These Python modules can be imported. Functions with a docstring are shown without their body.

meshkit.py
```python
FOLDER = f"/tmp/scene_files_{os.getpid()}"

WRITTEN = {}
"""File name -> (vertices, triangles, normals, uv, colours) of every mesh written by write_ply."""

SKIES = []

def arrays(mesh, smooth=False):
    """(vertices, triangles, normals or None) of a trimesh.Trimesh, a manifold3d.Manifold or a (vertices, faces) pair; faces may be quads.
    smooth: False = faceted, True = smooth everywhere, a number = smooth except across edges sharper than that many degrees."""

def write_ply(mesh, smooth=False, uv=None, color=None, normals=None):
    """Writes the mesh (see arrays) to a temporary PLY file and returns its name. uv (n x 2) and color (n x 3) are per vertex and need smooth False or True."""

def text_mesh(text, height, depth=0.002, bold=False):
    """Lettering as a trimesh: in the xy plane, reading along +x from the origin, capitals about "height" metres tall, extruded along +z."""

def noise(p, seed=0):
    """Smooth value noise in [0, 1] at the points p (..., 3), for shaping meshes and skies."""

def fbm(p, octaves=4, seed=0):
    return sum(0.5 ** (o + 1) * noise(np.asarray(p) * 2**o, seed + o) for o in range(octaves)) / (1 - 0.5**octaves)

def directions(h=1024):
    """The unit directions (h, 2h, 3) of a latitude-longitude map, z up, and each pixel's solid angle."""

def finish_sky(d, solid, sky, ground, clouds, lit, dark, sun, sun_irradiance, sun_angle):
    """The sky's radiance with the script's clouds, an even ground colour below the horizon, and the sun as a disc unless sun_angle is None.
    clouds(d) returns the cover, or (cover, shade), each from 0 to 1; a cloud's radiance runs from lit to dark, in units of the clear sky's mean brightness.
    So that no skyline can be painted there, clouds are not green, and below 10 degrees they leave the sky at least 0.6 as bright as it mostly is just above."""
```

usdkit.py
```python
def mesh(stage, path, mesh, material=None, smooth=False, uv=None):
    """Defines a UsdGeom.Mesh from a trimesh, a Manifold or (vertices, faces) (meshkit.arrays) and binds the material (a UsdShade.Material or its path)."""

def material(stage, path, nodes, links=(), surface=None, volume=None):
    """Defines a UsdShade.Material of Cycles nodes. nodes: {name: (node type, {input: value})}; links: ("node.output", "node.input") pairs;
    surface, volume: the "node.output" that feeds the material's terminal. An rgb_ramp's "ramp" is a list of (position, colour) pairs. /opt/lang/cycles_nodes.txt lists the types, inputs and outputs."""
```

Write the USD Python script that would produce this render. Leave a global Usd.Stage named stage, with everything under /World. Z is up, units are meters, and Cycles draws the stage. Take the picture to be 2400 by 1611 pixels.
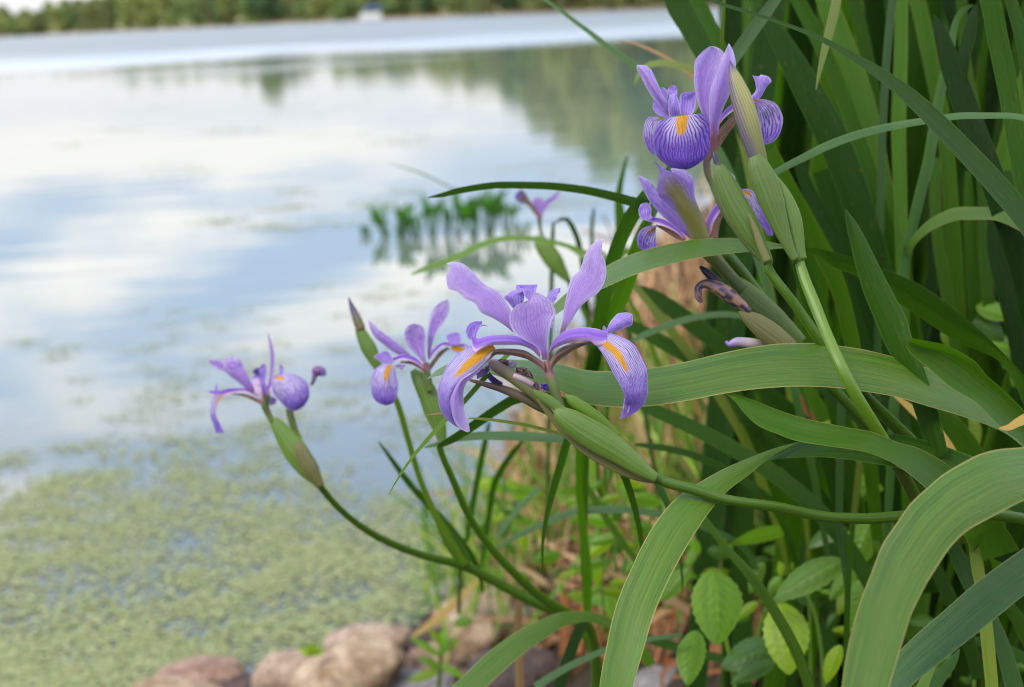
import math, random
import numpy as np, trimesh, shapely, usdkit, meshkit
from scipy.interpolate import PchipInterpolator
from pxr import Usd, UsdGeom, UsdLux, UsdShade, Sdf, Gf, Vt

rng = np.random.default_rng(11)
random.seed(11)
stage = Usd.Stage.CreateInMemory()
UsdGeom.SetStageUpAxis(stage, UsdGeom.Tokens.z)
UsdGeom.SetStageMetersPerUnit(stage, 1.0)
UsdGeom.Xform.Define(stage, '/World')
UsdGeom.Scope.Define(stage, '/World/Looks')
T = Sdf.ValueTypeNames

# ------------------------------------------------------------------ camera
FPX, CX, CY = 3559.0, 1200.0, 805.5          # focal length in photograph pixels (2400 wide)
PITCH, ROLL = math.radians(12.43), math.radians(2.9)
EYE = np.array([0.0, 0.0, 1.0])
FWD = np.array([0, math.cos(PITCH), -math.sin(PITCH)])
R0, U0 = np.array([1.0, 0, 0]), np.array([0, math.sin(PITCH), math.cos(PITCH)])
RIGHT = math.cos(ROLL) * R0 - math.sin(ROLL) * U0
UP = math.sin(ROLL) * R0 + math.cos(ROLL) * U0
cam = UsdGeom.Camera.Define(stage, '/World/camera')
m = Gf.Matrix4d(*[float(x) for row in ([*RIGHT, 0], [*UP, 0], [*(-FWD), 0], [*EYE, 1]) for x in row])
cam.AddTransformOp().Set(m)
cam.CreateHorizontalApertureAttr(23.6)
cam.CreateVerticalApertureAttr(23.6 * 687 / 1024)
cam.CreateFocalLengthAttr(FPX * 23.6 / 2400)
cam.CreateClippingRangeAttr(Gf.Vec2f(0.05, 3000))
cam.CreateFStopAttr(7.6)
cam.CreateFocusDistanceAttr(0.63)
cam.CreateExposureAttr(0.55)

# ------------------------------------------------------------------ sky and sun
SUN_EL, SUN_AZ = math.radians(48), math.radians(-140)     # azimuth = atan2(x, y) towards the sun
SKY_STRENGTH = 0.12
CLOUD = 12.0
dome = UsdLux.DomeLight.Define(stage, '/World/sky')
dome.GetPrim().SetCustomDataByKey('kind', 'structure')
sky_mat = usdkit.material(stage, '/World/Looks/sky', {
    'tc': ('texture_coordinate', {}),
    'sep': ('separate_xyz', {}),
    'zz': ('math', {'math_type': 'maximum', 'value2': 0.0}),
    'zp': ('math', {'math_type': 'add', 'value2': 0.10}),
    'dx': ('math', {'math_type': 'divide'}),
    'dy': ('math', {'math_type': 'divide'}),
    'cmb': ('combine_xyz', {'z': 3.7}),
    'n1': ('noise_texture', {'scale': 0.62, 'detail': 5.0, 'roughness': 0.55, 'distortion': 0.25}),
    'cr': ('map_range', {'range_type': 'smoothstep', 'from_min': 0.44, 'from_max': 0.58, 'to_min': 0.0, 'to_max': 0.95, 'clamp': True}),
    'low': ('map_range', {'range_type': 'smoothstep', 'from_min': 0.03, 'from_max': 0.13, 'to_min': 0.80, 'to_max': 0.0, 'clamp': True}),
    'mx': ('math', {'math_type': 'maximum'}),
    'sky': ('sky_texture', {'sky_type': 'single_scattering', 'sun_disc': False, 'sun_elevation': SUN_EL, 'sun_rotation': SUN_AZ, 'aerosol_density': 1.6}),
    'haze': ('mix', {'fac': 0.75, 'color2': (CLOUD * 0.44, CLOUD * 0.59, CLOUD * 0.87)}),
    'mix': ('mix', {'color2': (CLOUD * 1.0, CLOUD * 0.965, CLOUD * 0.93)}),
    'lum': ('map_range', {'range_type': 'smoothstep', 'from_min': 0.01, 'from_max': 0.30, 'to_min': 0.54, 'to_max': 1.30, 'clamp': True}),
    'hsv': ('hsv', {}),
    'bg': ('background_shader', {'strength': SKY_STRENGTH}),
}, [('tc.generated', 'sep.vector'), ('sep.z', 'zz.value1'), ('zz.value', 'zp.value1'), ('sep.x', 'dx.value1'), ('zp.value', 'dx.value2'),
    ('sep.y', 'dy.value1'), ('zp.value', 'dy.value2'), ('dx.value', 'cmb.x'), ('dy.value', 'cmb.y'), ('cmb.vector', 'n1.vector'),
    ('n1.fac', 'cr.value'), ('sep.z', 'low.value'), ('cr.result', 'mx.value1'), ('low.result', 'mx.value2'), ('mx.value', 'mix.fac'),
    ('sky.color', 'haze.color1'), ('haze.color', 'mix.color1'), ('mix.color', 'hsv.color'), ('sep.z', 'lum.value'), ('lum.result', 'hsv.value'), ('hsv.color', 'bg.color')], surface='bg.background')
UsdShade.MaterialBindingAPI.Apply(dome.GetPrim()).Bind(sky_mat)
sun = UsdLux.DistantLight.Define(stage, '/World/sun')
sun.CreateIntensityAttr(0.55)
sun.CreateAngleAttr(16.0)
sun.CreateNormalizeAttr(True)
sun.CreateColorAttr(Gf.Vec3f(1.0, 0.95, 0.87))
sun.AddRotateXYZOp().Set(Gf.Vec3f(90 - math.degrees(SUN_EL), 0, 180 - math.degrees(SUN_AZ)))
sun.GetPrim().SetCustomDataByKey('kind', 'structure')

# ------------------------------------------------------------------ helpers
used = {}
def path_for(name, parent=None):
    base = (parent if isinstance(parent, str) else str(parent.GetPath())) if parent is not None else '/World'
    k = base + '/' + name
    n = used.get(k, 0)
    used[k] = n + 1
    return k if n == 0 else f'{k}_{n:03d}'

def tag(o, label=None, cat=None, group=None, kind=None):
    p = o.GetPrim() if hasattr(o, 'GetPrim') else o
    for key, val in (('label', label), ('category', cat), ('group', group), ('kind', kind)):
        if val:
            p.SetCustomDataByKey(key, val)
    return p

def thing(name, label, cat, group=None):
    x = UsdGeom.Xform.Define(stage, path_for(name))
    return tag(x, label, cat, group)

def put(name, mesh, mat, parent=None, smooth=True, uv=None, col=None, label=None):
    g = usdkit.mesh(stage, path_for(name, parent), mesh, mat, smooth=smooth, uv=uv)
    if col is not None:
        UsdGeom.PrimvarsAPI(g).CreatePrimvar('pigment', T.Color3fArray, 'vertex').Set(Vt.Vec3fArray.FromNumpy(np.asarray(col, np.float32)))
    if label:
        g.GetPrim().SetCustomDataByKey('label', label)
    return g.GetPrim()

def mixcol(a, b, f):
    return a * (1 - f[:, None]) + b * f[:, None]
def lin(c):
    c = np.asarray(c, float) / 255.0
    return np.where(c <= 0.04045, c / 12.92, ((c + 0.055) / 1.055) ** 2.4)
ALB = 0.62
def pig(c, k=ALB):
    """Pigment whose sunlit look is the given screen colour."""
    return lin(c) * k

CROPS = {'A': (1700, 0, 3.336), 'B': (1700, 400, 3.336), 'C': (1700, 750, 3.336), 'D': (1700, 1141, 3.336), 'E': (1000, 1141, 3.336),
         'F': (1000, 850, 3.336), 'G': (1000, 380, 3.336), 'H': (300, 1300, 2.92), 'I': (950, 500, 2.851), 'J': (1440, 80, 2.8),
         'K': (460, 760, 3.919), 'L': (790, 680, 4.126), 'M': (780, 380, 4.612), 'Q1': (0, 0, 1.9467), 'Q2': (1200, 0, 1.9467),
         'Q3': (0, 800, 1.9333), 'Q4': (1200, 800, 1.9333), 'S': (0, 0, 1.0), 'W': (0, 0, 0.9733)}
def src(crop, pts):
    x0, y0, s = CROPS[crop]
    p = np.asarray(pts, float)
    return np.stack([x0 + p[:, 0] / s, y0 + p[:, 1] / s], 1)

def P(xy, d):
    """Point seen at photograph position xy at distance d (metres) along the view axis."""
    xy = np.asarray(xy, float)
    d = np.asarray(d, float)[..., None]
    return EYE + d * (FWD + (xy[..., :1] - CX) / FPX * RIGHT - (xy[..., 1:2] - CY) / FPX * UP)

def on_level(x, y, z):
    r = P(np.array([x, y]), 1.0) - EYE
    return EYE + r * ((z - EYE[2]) / r[2])

def curve(pts, n, tt=None):
    pts = np.asarray(pts, float)
    s = np.r_[0, np.cumsum(np.linalg.norm(np.diff(pts[:, :2], axis=0), axis=1) + 1e-6)]
    s /= s[-1]
    t = np.linspace(0, 1, n) if tt is None else tt
    return np.stack([PchipInterpolator(s, pts[:, k])(t) for k in range(pts.shape[1])], 1)

def prof(v, n):
    v = np.atleast_1d(np.asarray(v, float))
    if len(v) == 1:
        return np.full(n, v[0])
    return PchipInterpolator(np.linspace(0, 1, len(v)), v)(np.linspace(0, 1, n))

def grid_faces(nv, nu, closed=False):
    f = []
    w = nu if closed else nu - 1
    i, j = np.meshgrid(np.arange(nv - 1), np.arange(w), indexing='ij')
    a = i * nu + j
    b = i * nu + (j + 1) % nu
    q = np.stack([a, b, b + nu, a + nu], -1).reshape(-1, 4)
    return np.vstack([q[:, [0, 1, 2]], q[:, [0, 2, 3]]])

def sheet(crop, A, B, d, dA=0, dB=0, bulge=0, nu=24, nv=40, ruffle=0.0, seed=0):
    """A surface between two edges A and B (base to tip). Depths in metres: d + dA / dB along the edges, bulge along the middle."""
    a, b = curve(src(crop, A), nv), curve(src(crop, B), nv)
    u = np.linspace(0, 1, nu)
    xy = a[:, None] * (1 - u[None, :, None]) + b[:, None] * u[None, :, None]
    dd = prof(d, nv)[:, None] + prof(dA, nv)[:, None] * (1 - u) + prof(dB, nv)[:, None] * u + prof(bulge, nv)[:, None] * 4 * u * (1 - u)
    if ruffle:
        g = np.stack(np.broadcast_arrays(u[None, :] * 3.0, np.linspace(0, 1, nv)[:, None] * 5.0, seed * 7.3), -1)
        edge = (np.abs(u - 0.5) * 2) ** 2
        dd = dd + ruffle * (meshkit.noise(g, seed) - 0.5) * 2 * (0.25 + edge) * np.linspace(0.2, 1, nv)[:, None]
    v3 = P(xy, dd).reshape(-1, 3)
    L = np.r_[0, np.cumsum(np.linalg.norm(np.diff(P((a + b) / 2, prof(d, nv)), axis=0), axis=1))]
    U, V = np.meshgrid(u, np.linspace(0, 1, nv))
    VL = np.repeat(L[:, None], nu, 1)
    return v3, grid_faces(nv, nu), U.ravel(), V.ravel(), VL.ravel()

def blade(crop, rows, d, slope=0.5, cup=0.06, nu=7, nv=None, side=None, wk=1.0):
    """A strap leaf along rows of (x, y, width)."""
    rows = np.asarray(rows, float)
    xy = src(crop, rows)
    w = rows[:, 2:3] / CROPS[crop][2] * wk
    nv = nv or max(16, int(8 * len(rows)))
    c = curve(np.hstack([xy, w]), nv)
    t = np.gradient(c[:, :2], axis=0)
    t /= np.linalg.norm(t, axis=1, keepdims=True) + 1e-9
    perp = np.stack([t[:, 1], -t[:, 0]], 1)
    k = side if side is not None else (1 if np.mean(perp[:, 1] - 0.3 * perp[:, 0]) < 0 else -1)
    perp *= k
    u = np.linspace(-1, 1, nu)
    dd = prof(d, nv)
    px = c[:, None, :2] + perp[:, None] * (c[:, None, 2:3] / 2) * u[None, :, None]
    wm = c[:, 2] / FPX * dd
    depth = dd[:, None] + (prof(slope, nv) * wm)[:, None] * u[None] / 2 - cup * wm[:, None] * (1 - u[None] ** 2)
    v3 = P(px, depth).reshape(-1, 3)
    L = np.r_[0, np.cumsum(np.linalg.norm(np.diff(P(c[:, :2], dd), axis=0), axis=1))]
    U = np.tile((u + 1) / 2, nv)
    return v3, grid_faces(nv, nu), U, np.repeat(np.linspace(0, 1, nv), nu), np.repeat(L, nu)

def tube(crop, rows, d, ratio=1.0, na=14, nv=None):
    """A stem, bud or bract: closed tube along rows of (x, y, width), its depth ratio times its width."""
    rows = np.asarray(rows, float)
    xy = src(crop, rows)
    w = rows[:, 2:3] / CROPS[crop][2]
    nv = nv or max(14, 7 * len(rows))
    c = curve(np.hstack([xy, w]), nv)
    t = np.gradient(c[:, :2], axis=0)
    t /= np.linalg.norm(t, axis=1, keepdims=True) + 1e-9
    perp = np.stack([t[:, 1], -t[:, 0]], 1)
    dd = prof(d, nv)
    ph = np.linspace(0, 2 * np.pi, na, endpoint=False)
    px = c[:, None, :2] + perp[:, None] * (c[:, None, 2:3] / 2) * np.cos(ph)[None, :, None]
    wm = c[:, 2] / FPX * dd
    depth = dd[:, None] + ratio * wm[:, None] / 2 * np.sin(ph)[None]
    v3 = P(px, depth).reshape(-1, 3)
    f = grid_faces(nv, na, closed=True)
    n = len(v3)
    v3 = np.vstack([v3, v3[:na].mean(0), v3[-na:].mean(0)])
    i = np.arange(na)
    f = np.vstack([f, np.stack([np.full(na, n), (i + 1) % na, i], 1), np.stack([np.full(na, n + 1), n - na + i, n - na + (i + 1) % na], 1)])
    L = np.r_[0, np.cumsum(np.linalg.norm(np.diff(P(c[:, :2], dd), axis=0), axis=1))]
    U = np.r_[np.tile((1 - np.cos(ph)) / 2, nv), 0.5, 0.5]
    return v3, f, U, np.r_[np.repeat(np.linspace(0, 1, nv), na), 0, 1], np.r_[np.repeat(L, na), 0, L[-1]]

def uvof(s):
    return np.stack([s[2], s[4] * 10], 1)

# ------------------------------------------------------------------ materials
def leafmat(name, c1, c2, edge=(150, 165, 80), rough=0.42, trans=0.30, stripes=52, k=0.5, tcol=None, spec=0.35, blotch=0.35, edgew=0.03, spots=0.6, ribs=0.0):
    c1, c2, e = pig(c1, k), pig(c2, k), pig(edge, k * 1.2)
    tc = pig(tcol, k) * 1.4 if tcol is not None else (c1 * np.array([1.3, 1.35, 0.6]) * 1.2)
    return usdkit.material(stage, '/World/Looks/' + name, {
        'tc': ('texture_coordinate', {}),
        'oi': ('object_info', {}),
        'mp': ('mapping', {'scale': (stripes, 1.2, 1.0)}),
        'n': ('noise_texture', {'scale': 1.0, 'detail': 3.0, 'roughness': 0.6}),
        'mp2': ('mapping', {'scale': (2.0, 1.5, 1.0)}),
        'n2': ('noise_texture', {'scale': 1.4, 'detail': 3.0, 'roughness': 0.6}),
        'r': ('map_range', {'from_min': 0.41, 'from_max': 0.59, 'clamp': True}),
        'mix': ('mix', {'color1': c1, 'color2': c2}),
        'r2': ('map_range', {'from_min': 0.40, 'from_max': 0.75, 'to_max': blotch, 'clamp': True}),
        'mixb': ('mix', {'color2': c2 * 0.7 + e * 0.3}),
        'sep': ('separate_xyz', {}),
        'um': ('math', {'math_type': 'subtract', 'value2': 0.5}),
        'ua': ('math', {'math_type': 'absolute'}),
        'er': ('map_range', {'range_type': 'smoothstep', 'from_min': 0.5 - edgew, 'from_max': 0.5 - edgew * 0.25, 'to_max': 0.9, 'clamp': True}),
        'mixe': ('mix', {'color2': e}),
        'mp3': ('mapping', {'scale': (7.0, 9.0, 1.0)}),
        'n3': ('noise_texture', {'scale': 1.0, 'detail': 4.0, 'roughness': 0.7}),
        'r3': ('map_range', {'from_min': 0.60, 'from_max': 0.68, 'to_max': spots, 'clamp': True}),
        'mixs': ('mix', {'color2': pig((150, 140, 70), k)}),
        'hsv': ('hsv', {}),
        'rb0': ('math', {'math_type': 'multiply', 'value2': 95.0}),
        'rb1': ('math', {'math_type': 'multiply_add', 'value2': -34.0}),
        'rb2': ('math', {'math_type': 'sine'}),
        'rb3': ('map_range', {'range_type': 'smoothstep', 'from_min': 0.55, 'from_max': 1.0, 'to_max': 0.5 * ribs, 'clamp': True}),
        'rb4': ('map_range', {'range_type': 'smoothstep', 'from_min': 0.012, 'from_max': 0.032, 'to_min': 0.9 * ribs, 'to_max': 0.0, 'clamp': True}),
        'rb5': ('math', {'math_type': 'maximum'}),
        'mixr': ('mix', {'color2': c1 * 1.1 + e * 0.55}),
        'bmp': ('bump', {'strength': 0.5, 'distance': 0.0006}),
        'p': ('principled_bsdf', {'roughness': rough, 'specular_ior_level': spec}),
        'tr': ('translucent_bsdf', {'color': tc}),
        'ms': ('mix_closure', {'fac': trans}),
    }, [('tc.UV', 'mp.vector'), ('mp.vector', 'n.vector'), ('tc.UV', 'mp2.vector'), ('mp2.vector', 'n2.vector'), ('n.fac', 'r.value'), ('r.result', 'mix.fac'),
        ('mix.color', 'mixb.color1'), ('n2.fac', 'r2.value'), ('r2.result', 'mixb.fac'), ('tc.UV', 'sep.vector'), ('sep.x', 'um.value1'),
        ('um.value', 'ua.value1'), ('ua.value', 'er.value'), ('mixb.color', 'mixe.color1'), ('er.result', 'mixe.fac'), ('mixe.color', 'mixs.color1'), ('tc.UV', 'mp3.vector'),
        ('mp3.vector', 'n3.vector'), ('n3.fac', 'r3.value'), ('r3.result', 'mixs.fac'), ('mixs.color', 'mixr.color1'), ('sep.y', 'rb0.value1'), ('ua.value', 'rb1.value1'), ('rb0.value', 'rb1.value3'), ('rb1.value', 'rb2.value1'), ('rb2.value', 'rb3.value'), ('ua.value', 'rb4.value'), ('rb3.result', 'rb5.value1'), ('rb4.result', 'rb5.value2'), ('rb5.value', 'mixr.fac'), ('mixr.color', 'hsv.color'), ('hsv.color', 'p.base_color'), ('n.fac', 'bmp.height'), ('bmp.normal', 'p.normal'),
        ('p.BSDF', 'ms.closure1'), ('tr.BSDF', 'ms.closure2')], surface='ms.closure')

VAR = np.random.default_rng(17)
class Variants(dict):
    def __getitem__(self, k):
        v = dict.__getitem__(self, k)
        return v[int(VAR.integers(len(v)))] if isinstance(v, list) else v
_leafmat = leafmat
def leafmat(name, *a, **kw):
    kk = kw.pop('k', 0.42)
    return [_leafmat(name if i == 0 else '%s_%03d' % (name, i), *a, k=kk * f, **kw) for i, f in enumerate((1.0, 0.8, 1.2))]
MAT = Variants({
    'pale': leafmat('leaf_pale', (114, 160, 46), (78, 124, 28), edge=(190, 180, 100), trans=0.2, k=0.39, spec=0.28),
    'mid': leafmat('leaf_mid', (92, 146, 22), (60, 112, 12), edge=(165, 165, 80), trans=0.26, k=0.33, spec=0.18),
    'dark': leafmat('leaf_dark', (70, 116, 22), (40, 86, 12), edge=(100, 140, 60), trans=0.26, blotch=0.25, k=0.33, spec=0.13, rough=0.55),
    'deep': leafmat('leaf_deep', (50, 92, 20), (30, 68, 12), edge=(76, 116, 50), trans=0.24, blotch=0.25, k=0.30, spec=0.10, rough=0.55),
    'blue': leafmat('leaf_glaucous', (90, 138, 70), (60, 110, 48), edge=(150, 160, 96), trans=0.12, k=0.31, spec=0.25),
    'shoot': leafmat('leaf_yellow_green', (138, 158, 62), (112, 142, 50), edge=(180, 170, 80), trans=0.25, stripes=20),
    'spathe': leafmat('spathe_green', (116, 150, 58), (92, 130, 42), edge=(150, 150, 84), trans=0.0, stripes=16, edgew=0.02),
    'spathe_dry': leafmat('spathe_olive', (146, 146, 84), (118, 120, 62), edge=(150, 120, 84), trans=0.0, stripes=16),
    'stem': leafmat('stem_green', (96, 138, 24), (70, 112, 14), edge=(90, 120, 40), trans=0.0, stripes=10, rough=0.35),
    'stem_light': leafmat('stem_light_green', (120, 158, 36), (94, 138, 26), edge=(120, 150, 50), trans=0.0, stripes=10, rough=0.35),
    'straw': leafmat('dry_straw', (196, 160, 116), (156, 112, 74), edge=(200, 165, 120), trans=0.15, rough=0.6, stripes=8),
    'rust': leafmat('dry_rust', (170, 104, 62), (130, 76, 46), edge=(180, 120, 70), trans=0.15, rough=0.6, stripes=8),
    'yellow': leafmat('dry_yellow', (206, 176, 84), (176, 140, 62), edge=(190, 140, 70), trans=0.25, rough=0.55, stripes=10),
    'weed': leafmat('weed_leaf', (130, 180, 48), (98, 150, 36), edge=(130, 170, 56), trans=0.40, stripes=6, blotch=0.5, k=0.44, ribs=0.5),
    'weed_dark': leafmat('weed_leaf_dark', (92, 142, 40), (68, 116, 30), edge=(94, 140, 46), trans=0.35, stripes=6, k=0.40, ribs=0.5),
    'weed_yellow': leafmat('weed_leaf_yellow', (158, 192, 30), (128, 164, 22), edge=(150, 176, 40), trans=0.42, stripes=6, k=0.45, ribs=0.5),
    'reedy': leafmat('water_plant_leaf', (78, 140, 40), (56, 112, 30), edge=(80, 130, 50), trans=0.35, k=0.42),
})
petal_mat = usdkit.material(stage, '/World/Looks/petal', {
    'at': ('attribute', {'attribute': 'pigment'}),
    'tcl': ('mix', {'mix_type': 'multiply', 'fac': 1.0, 'color2': (1.25, 1.1, 1.2)}),
    'p': ('principled_bsdf', {'roughness': 0.55, 'specular_ior_level': 0.25, 'sheen_weight': 0.08}),
    'tr': ('translucent_bsdf', {}),
    'ms': ('mix_closure', {'fac': 0.33}),
}, [('at.color', 'p.base_color'), ('at.color', 'tcl.color1'), ('tcl.color', 'tr.color'), ('p.BSDF', 'ms.closure1'), ('tr.BSDF', 'ms.closure2')], surface='ms.closure')
solid_mat = usdkit.material(stage, '/World/Looks/bud_skin', {
    'at': ('attribute', {'attribute': 'pigment'}),
    'p': ('principled_bsdf', {'roughness': 0.45, 'specular_ior_level': 0.4}),
}, [('at.color', 'p.base_color')], surface='p.BSDF')

def simple(name, c, rough=0.7, k=ALB, var=0.25, scale=6.0, bump=0.0, dist=0.01, spec=0.3, c2=None):
    c = pig(c, k)
    c2 = pig(c2, k) if c2 is not None else c * (1 - var)
    return usdkit.material(stage, '/World/Looks/' + name, {
        'g': ('texture_coordinate', {}),
        'n': ('noise_texture', {'scale': scale, 'detail': 6.0, 'roughness': 0.65}),
        'r': ('map_range', {'from_min': 0.35, 'from_max': 0.65, 'clamp': True}),
        'mix': ('mix', {'color1': c2, 'color2': c}),
        'b': ('bump', {'strength': bump, 'distance': dist}),
        'p': ('principled_bsdf', {'roughness': rough, 'specular_ior_level': spec}),
    }, [('g.object', 'n.vector'), ('n.fac', 'r.value'), ('r.result', 'mix.fac'), ('mix.color', 'p.base_color'), ('n.fac', 'b.height'), ('b.normal', 'p.normal')], surface='p.BSDF')

# ------------------------------------------------------------------ water, land
def yh(x):
    return 19.5 + (CX - x) * math.tan(ROLL)
def far(x, D):
    r = P(np.array([x, yh(x)]), 1.0) - EYE
    r[2] = 0
    r /= np.linalg.norm(r)
    return r[:2] * D

near_px = [(-300, 1720), (250, 1640), (560, 1560), (760, 1520), (930, 1470), (1040, 1370), (1110, 1230), (1230, 1000), (1400, 720), (1500, 610), (1640, 520)]
near_shore = [tuple(on_level(x, y, 0.0)[:2]) for x, y in near_px]
lake = [(-60, -25), (-20, -6), (-6, 0.6), (-2.6, 1.5)] + near_shore + [(4.5, 11), (9, 20), (17, 38), (30, 66), (42, 105), tuple(far(1500, 215)), tuple(far(1350, 238)), tuple(far(1100, 285)), tuple(far(800, 345)), tuple(far(500, 420)), tuple(far(200, 490)), tuple(far(-100, 540)), (-300, 480), (-420, 300), (-330, 80), (-160, 0)]
LAKE = shapely.Polygon(lake)
def height(x, y):
    x, y = np.asarray(x, float), np.asarray(y, float)
    p = shapely.points(x, y)
    dist = shapely.distance(p, LAKE.exterior)
    inside = shapely.contains(LAKE, p)
    r = np.hypot(x, y)
    wob = 0.22 * (meshkit.fbm(np.stack([x * 4.5, y * 4.5, 0 * x + 2.2], -1), 3, 12) - 0.5) * np.clip(6 - r, 0, 1)
    sd = np.where(inside, -dist, dist) + wob
    inside, dist = sd < 0, np.abs(sd)
    n = meshkit.fbm(np.stack([x * 3, y * 3, 0 * x], -1), 4, 3) - 0.5
    nf = meshkit.fbm(np.stack([x / 40, y / 40, 0 * x], -1), 3, 5)
    topz = 0.07 + 0.39 * np.clip((x + 0.25) / 0.55, 0, 1) ** 1.3
    near = topz * (1 - np.exp(-dist / 0.42)) + 0.10 * n * np.clip(dist / 0.3, 0, 1) * topz / 0.46 + np.clip(dist - 3, 0, 20) * 0.03
    farh = 0.5 * (1 - np.exp(-dist / 1.5)) + np.clip(dist - 4, 0, 60) * 0.07 * nf + np.clip(dist - 60, 0, 400) * 0.02
    w = np.clip((r - 20) / 40, 0, 1)
    land = near * (1 - w) + farh * w
    return np.where(inside, -0.5 * (1 - np.exp(-dist / 0.8)) - 0.004, land)

def warp(n, a, lim, c):
    t = np.linspace(-math.asinh(lim / a), math.asinh(lim / a), n)
    return a * np.sinh(t) + c
gx, gy = warp(330, 0.7, 1500, 0.2), warp(330, 0.9, 1500, 2.0)
GX, GY = np.meshgrid(gx, gy)
gv = np.stack([GX.ravel(), GY.ravel(), height(GX.ravel(), GY.ravel())], 1)
from scipy.interpolate import RegularGridInterpolator
_hx, _hy = np.linspace(-3, 5, 270), np.linspace(-0.5, 9, 320)
_HX, _HY = np.meshgrid(_hx, _hy, indexing='ij')
HNEAR = RegularGridInterpolator((_hx, _hy), height(_HX.ravel(), _HY.ravel()).reshape(_HX.shape), bounds_error=False, fill_value=0.3)
def hit_bank(x, y, d0=0.95, d1=5.0):
    ray = P(np.array([x, y]), 1.0) - EYE
    dd = np.arange(d0, d1, 0.02)
    p = EYE + ray * dd[:, None]
    below = p[:, 2] < HNEAR(p[:, :2])
    return p[np.argmax(below)] if below.any() else None
ground_mat = usdkit.material(stage, '/World/Looks/ground', {
    'g': ('geometry', {}),
    'n': ('noise_texture', {'scale': 9.0, 'detail': 6.0, 'roughness': 0.7}),
    'n2': ('noise_texture', {'scale': 0.03, 'detail': 4.0}),
    'len': ('separate_xyz', {}),
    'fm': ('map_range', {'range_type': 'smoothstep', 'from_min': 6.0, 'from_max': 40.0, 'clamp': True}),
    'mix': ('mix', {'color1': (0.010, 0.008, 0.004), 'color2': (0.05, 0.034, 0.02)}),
    'mix2': ('mix', {'color1': (0.10, 0.14, 0.035), 'color2': (0.20, 0.17, 0.07)}),
    'sh': ('map_range', {'from_min': 0.25, 'from_max': 0.6, 'to_min': 0.85, 'to_max': 0.0, 'clamp': True}),
    'mixs': ('mix', {'color2': (0.30, 0.20, 0.12)}),
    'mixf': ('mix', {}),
    'b': ('bump', {'strength': 0.6, 'distance': 0.02}),
    'p': ('principled_bsdf', {'roughness': 0.9, 'specular_ior_level': 0.2}),
}, [('g.position', 'n.vector'), ('g.position', 'n2.vector'), ('g.position', 'len.vector'), ('len.y', 'fm.value'), ('n.fac', 'mix.fac'), ('n2.fac', 'mix2.fac'),
    ('len.z', 'sh.value'), ('mix2.color', 'mixs.color1'), ('sh.result', 'mixs.fac'), ('mix.color', 'mixf.color1'), ('mixs.color', 'mixf.color2'),
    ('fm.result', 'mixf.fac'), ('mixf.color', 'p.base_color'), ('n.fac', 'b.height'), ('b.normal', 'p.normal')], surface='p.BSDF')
tag(put('ground', (gv, grid_faces(330, 330)), ground_mat), kind='structure', label='lake bank and far shore of soil, litter and grass')

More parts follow.
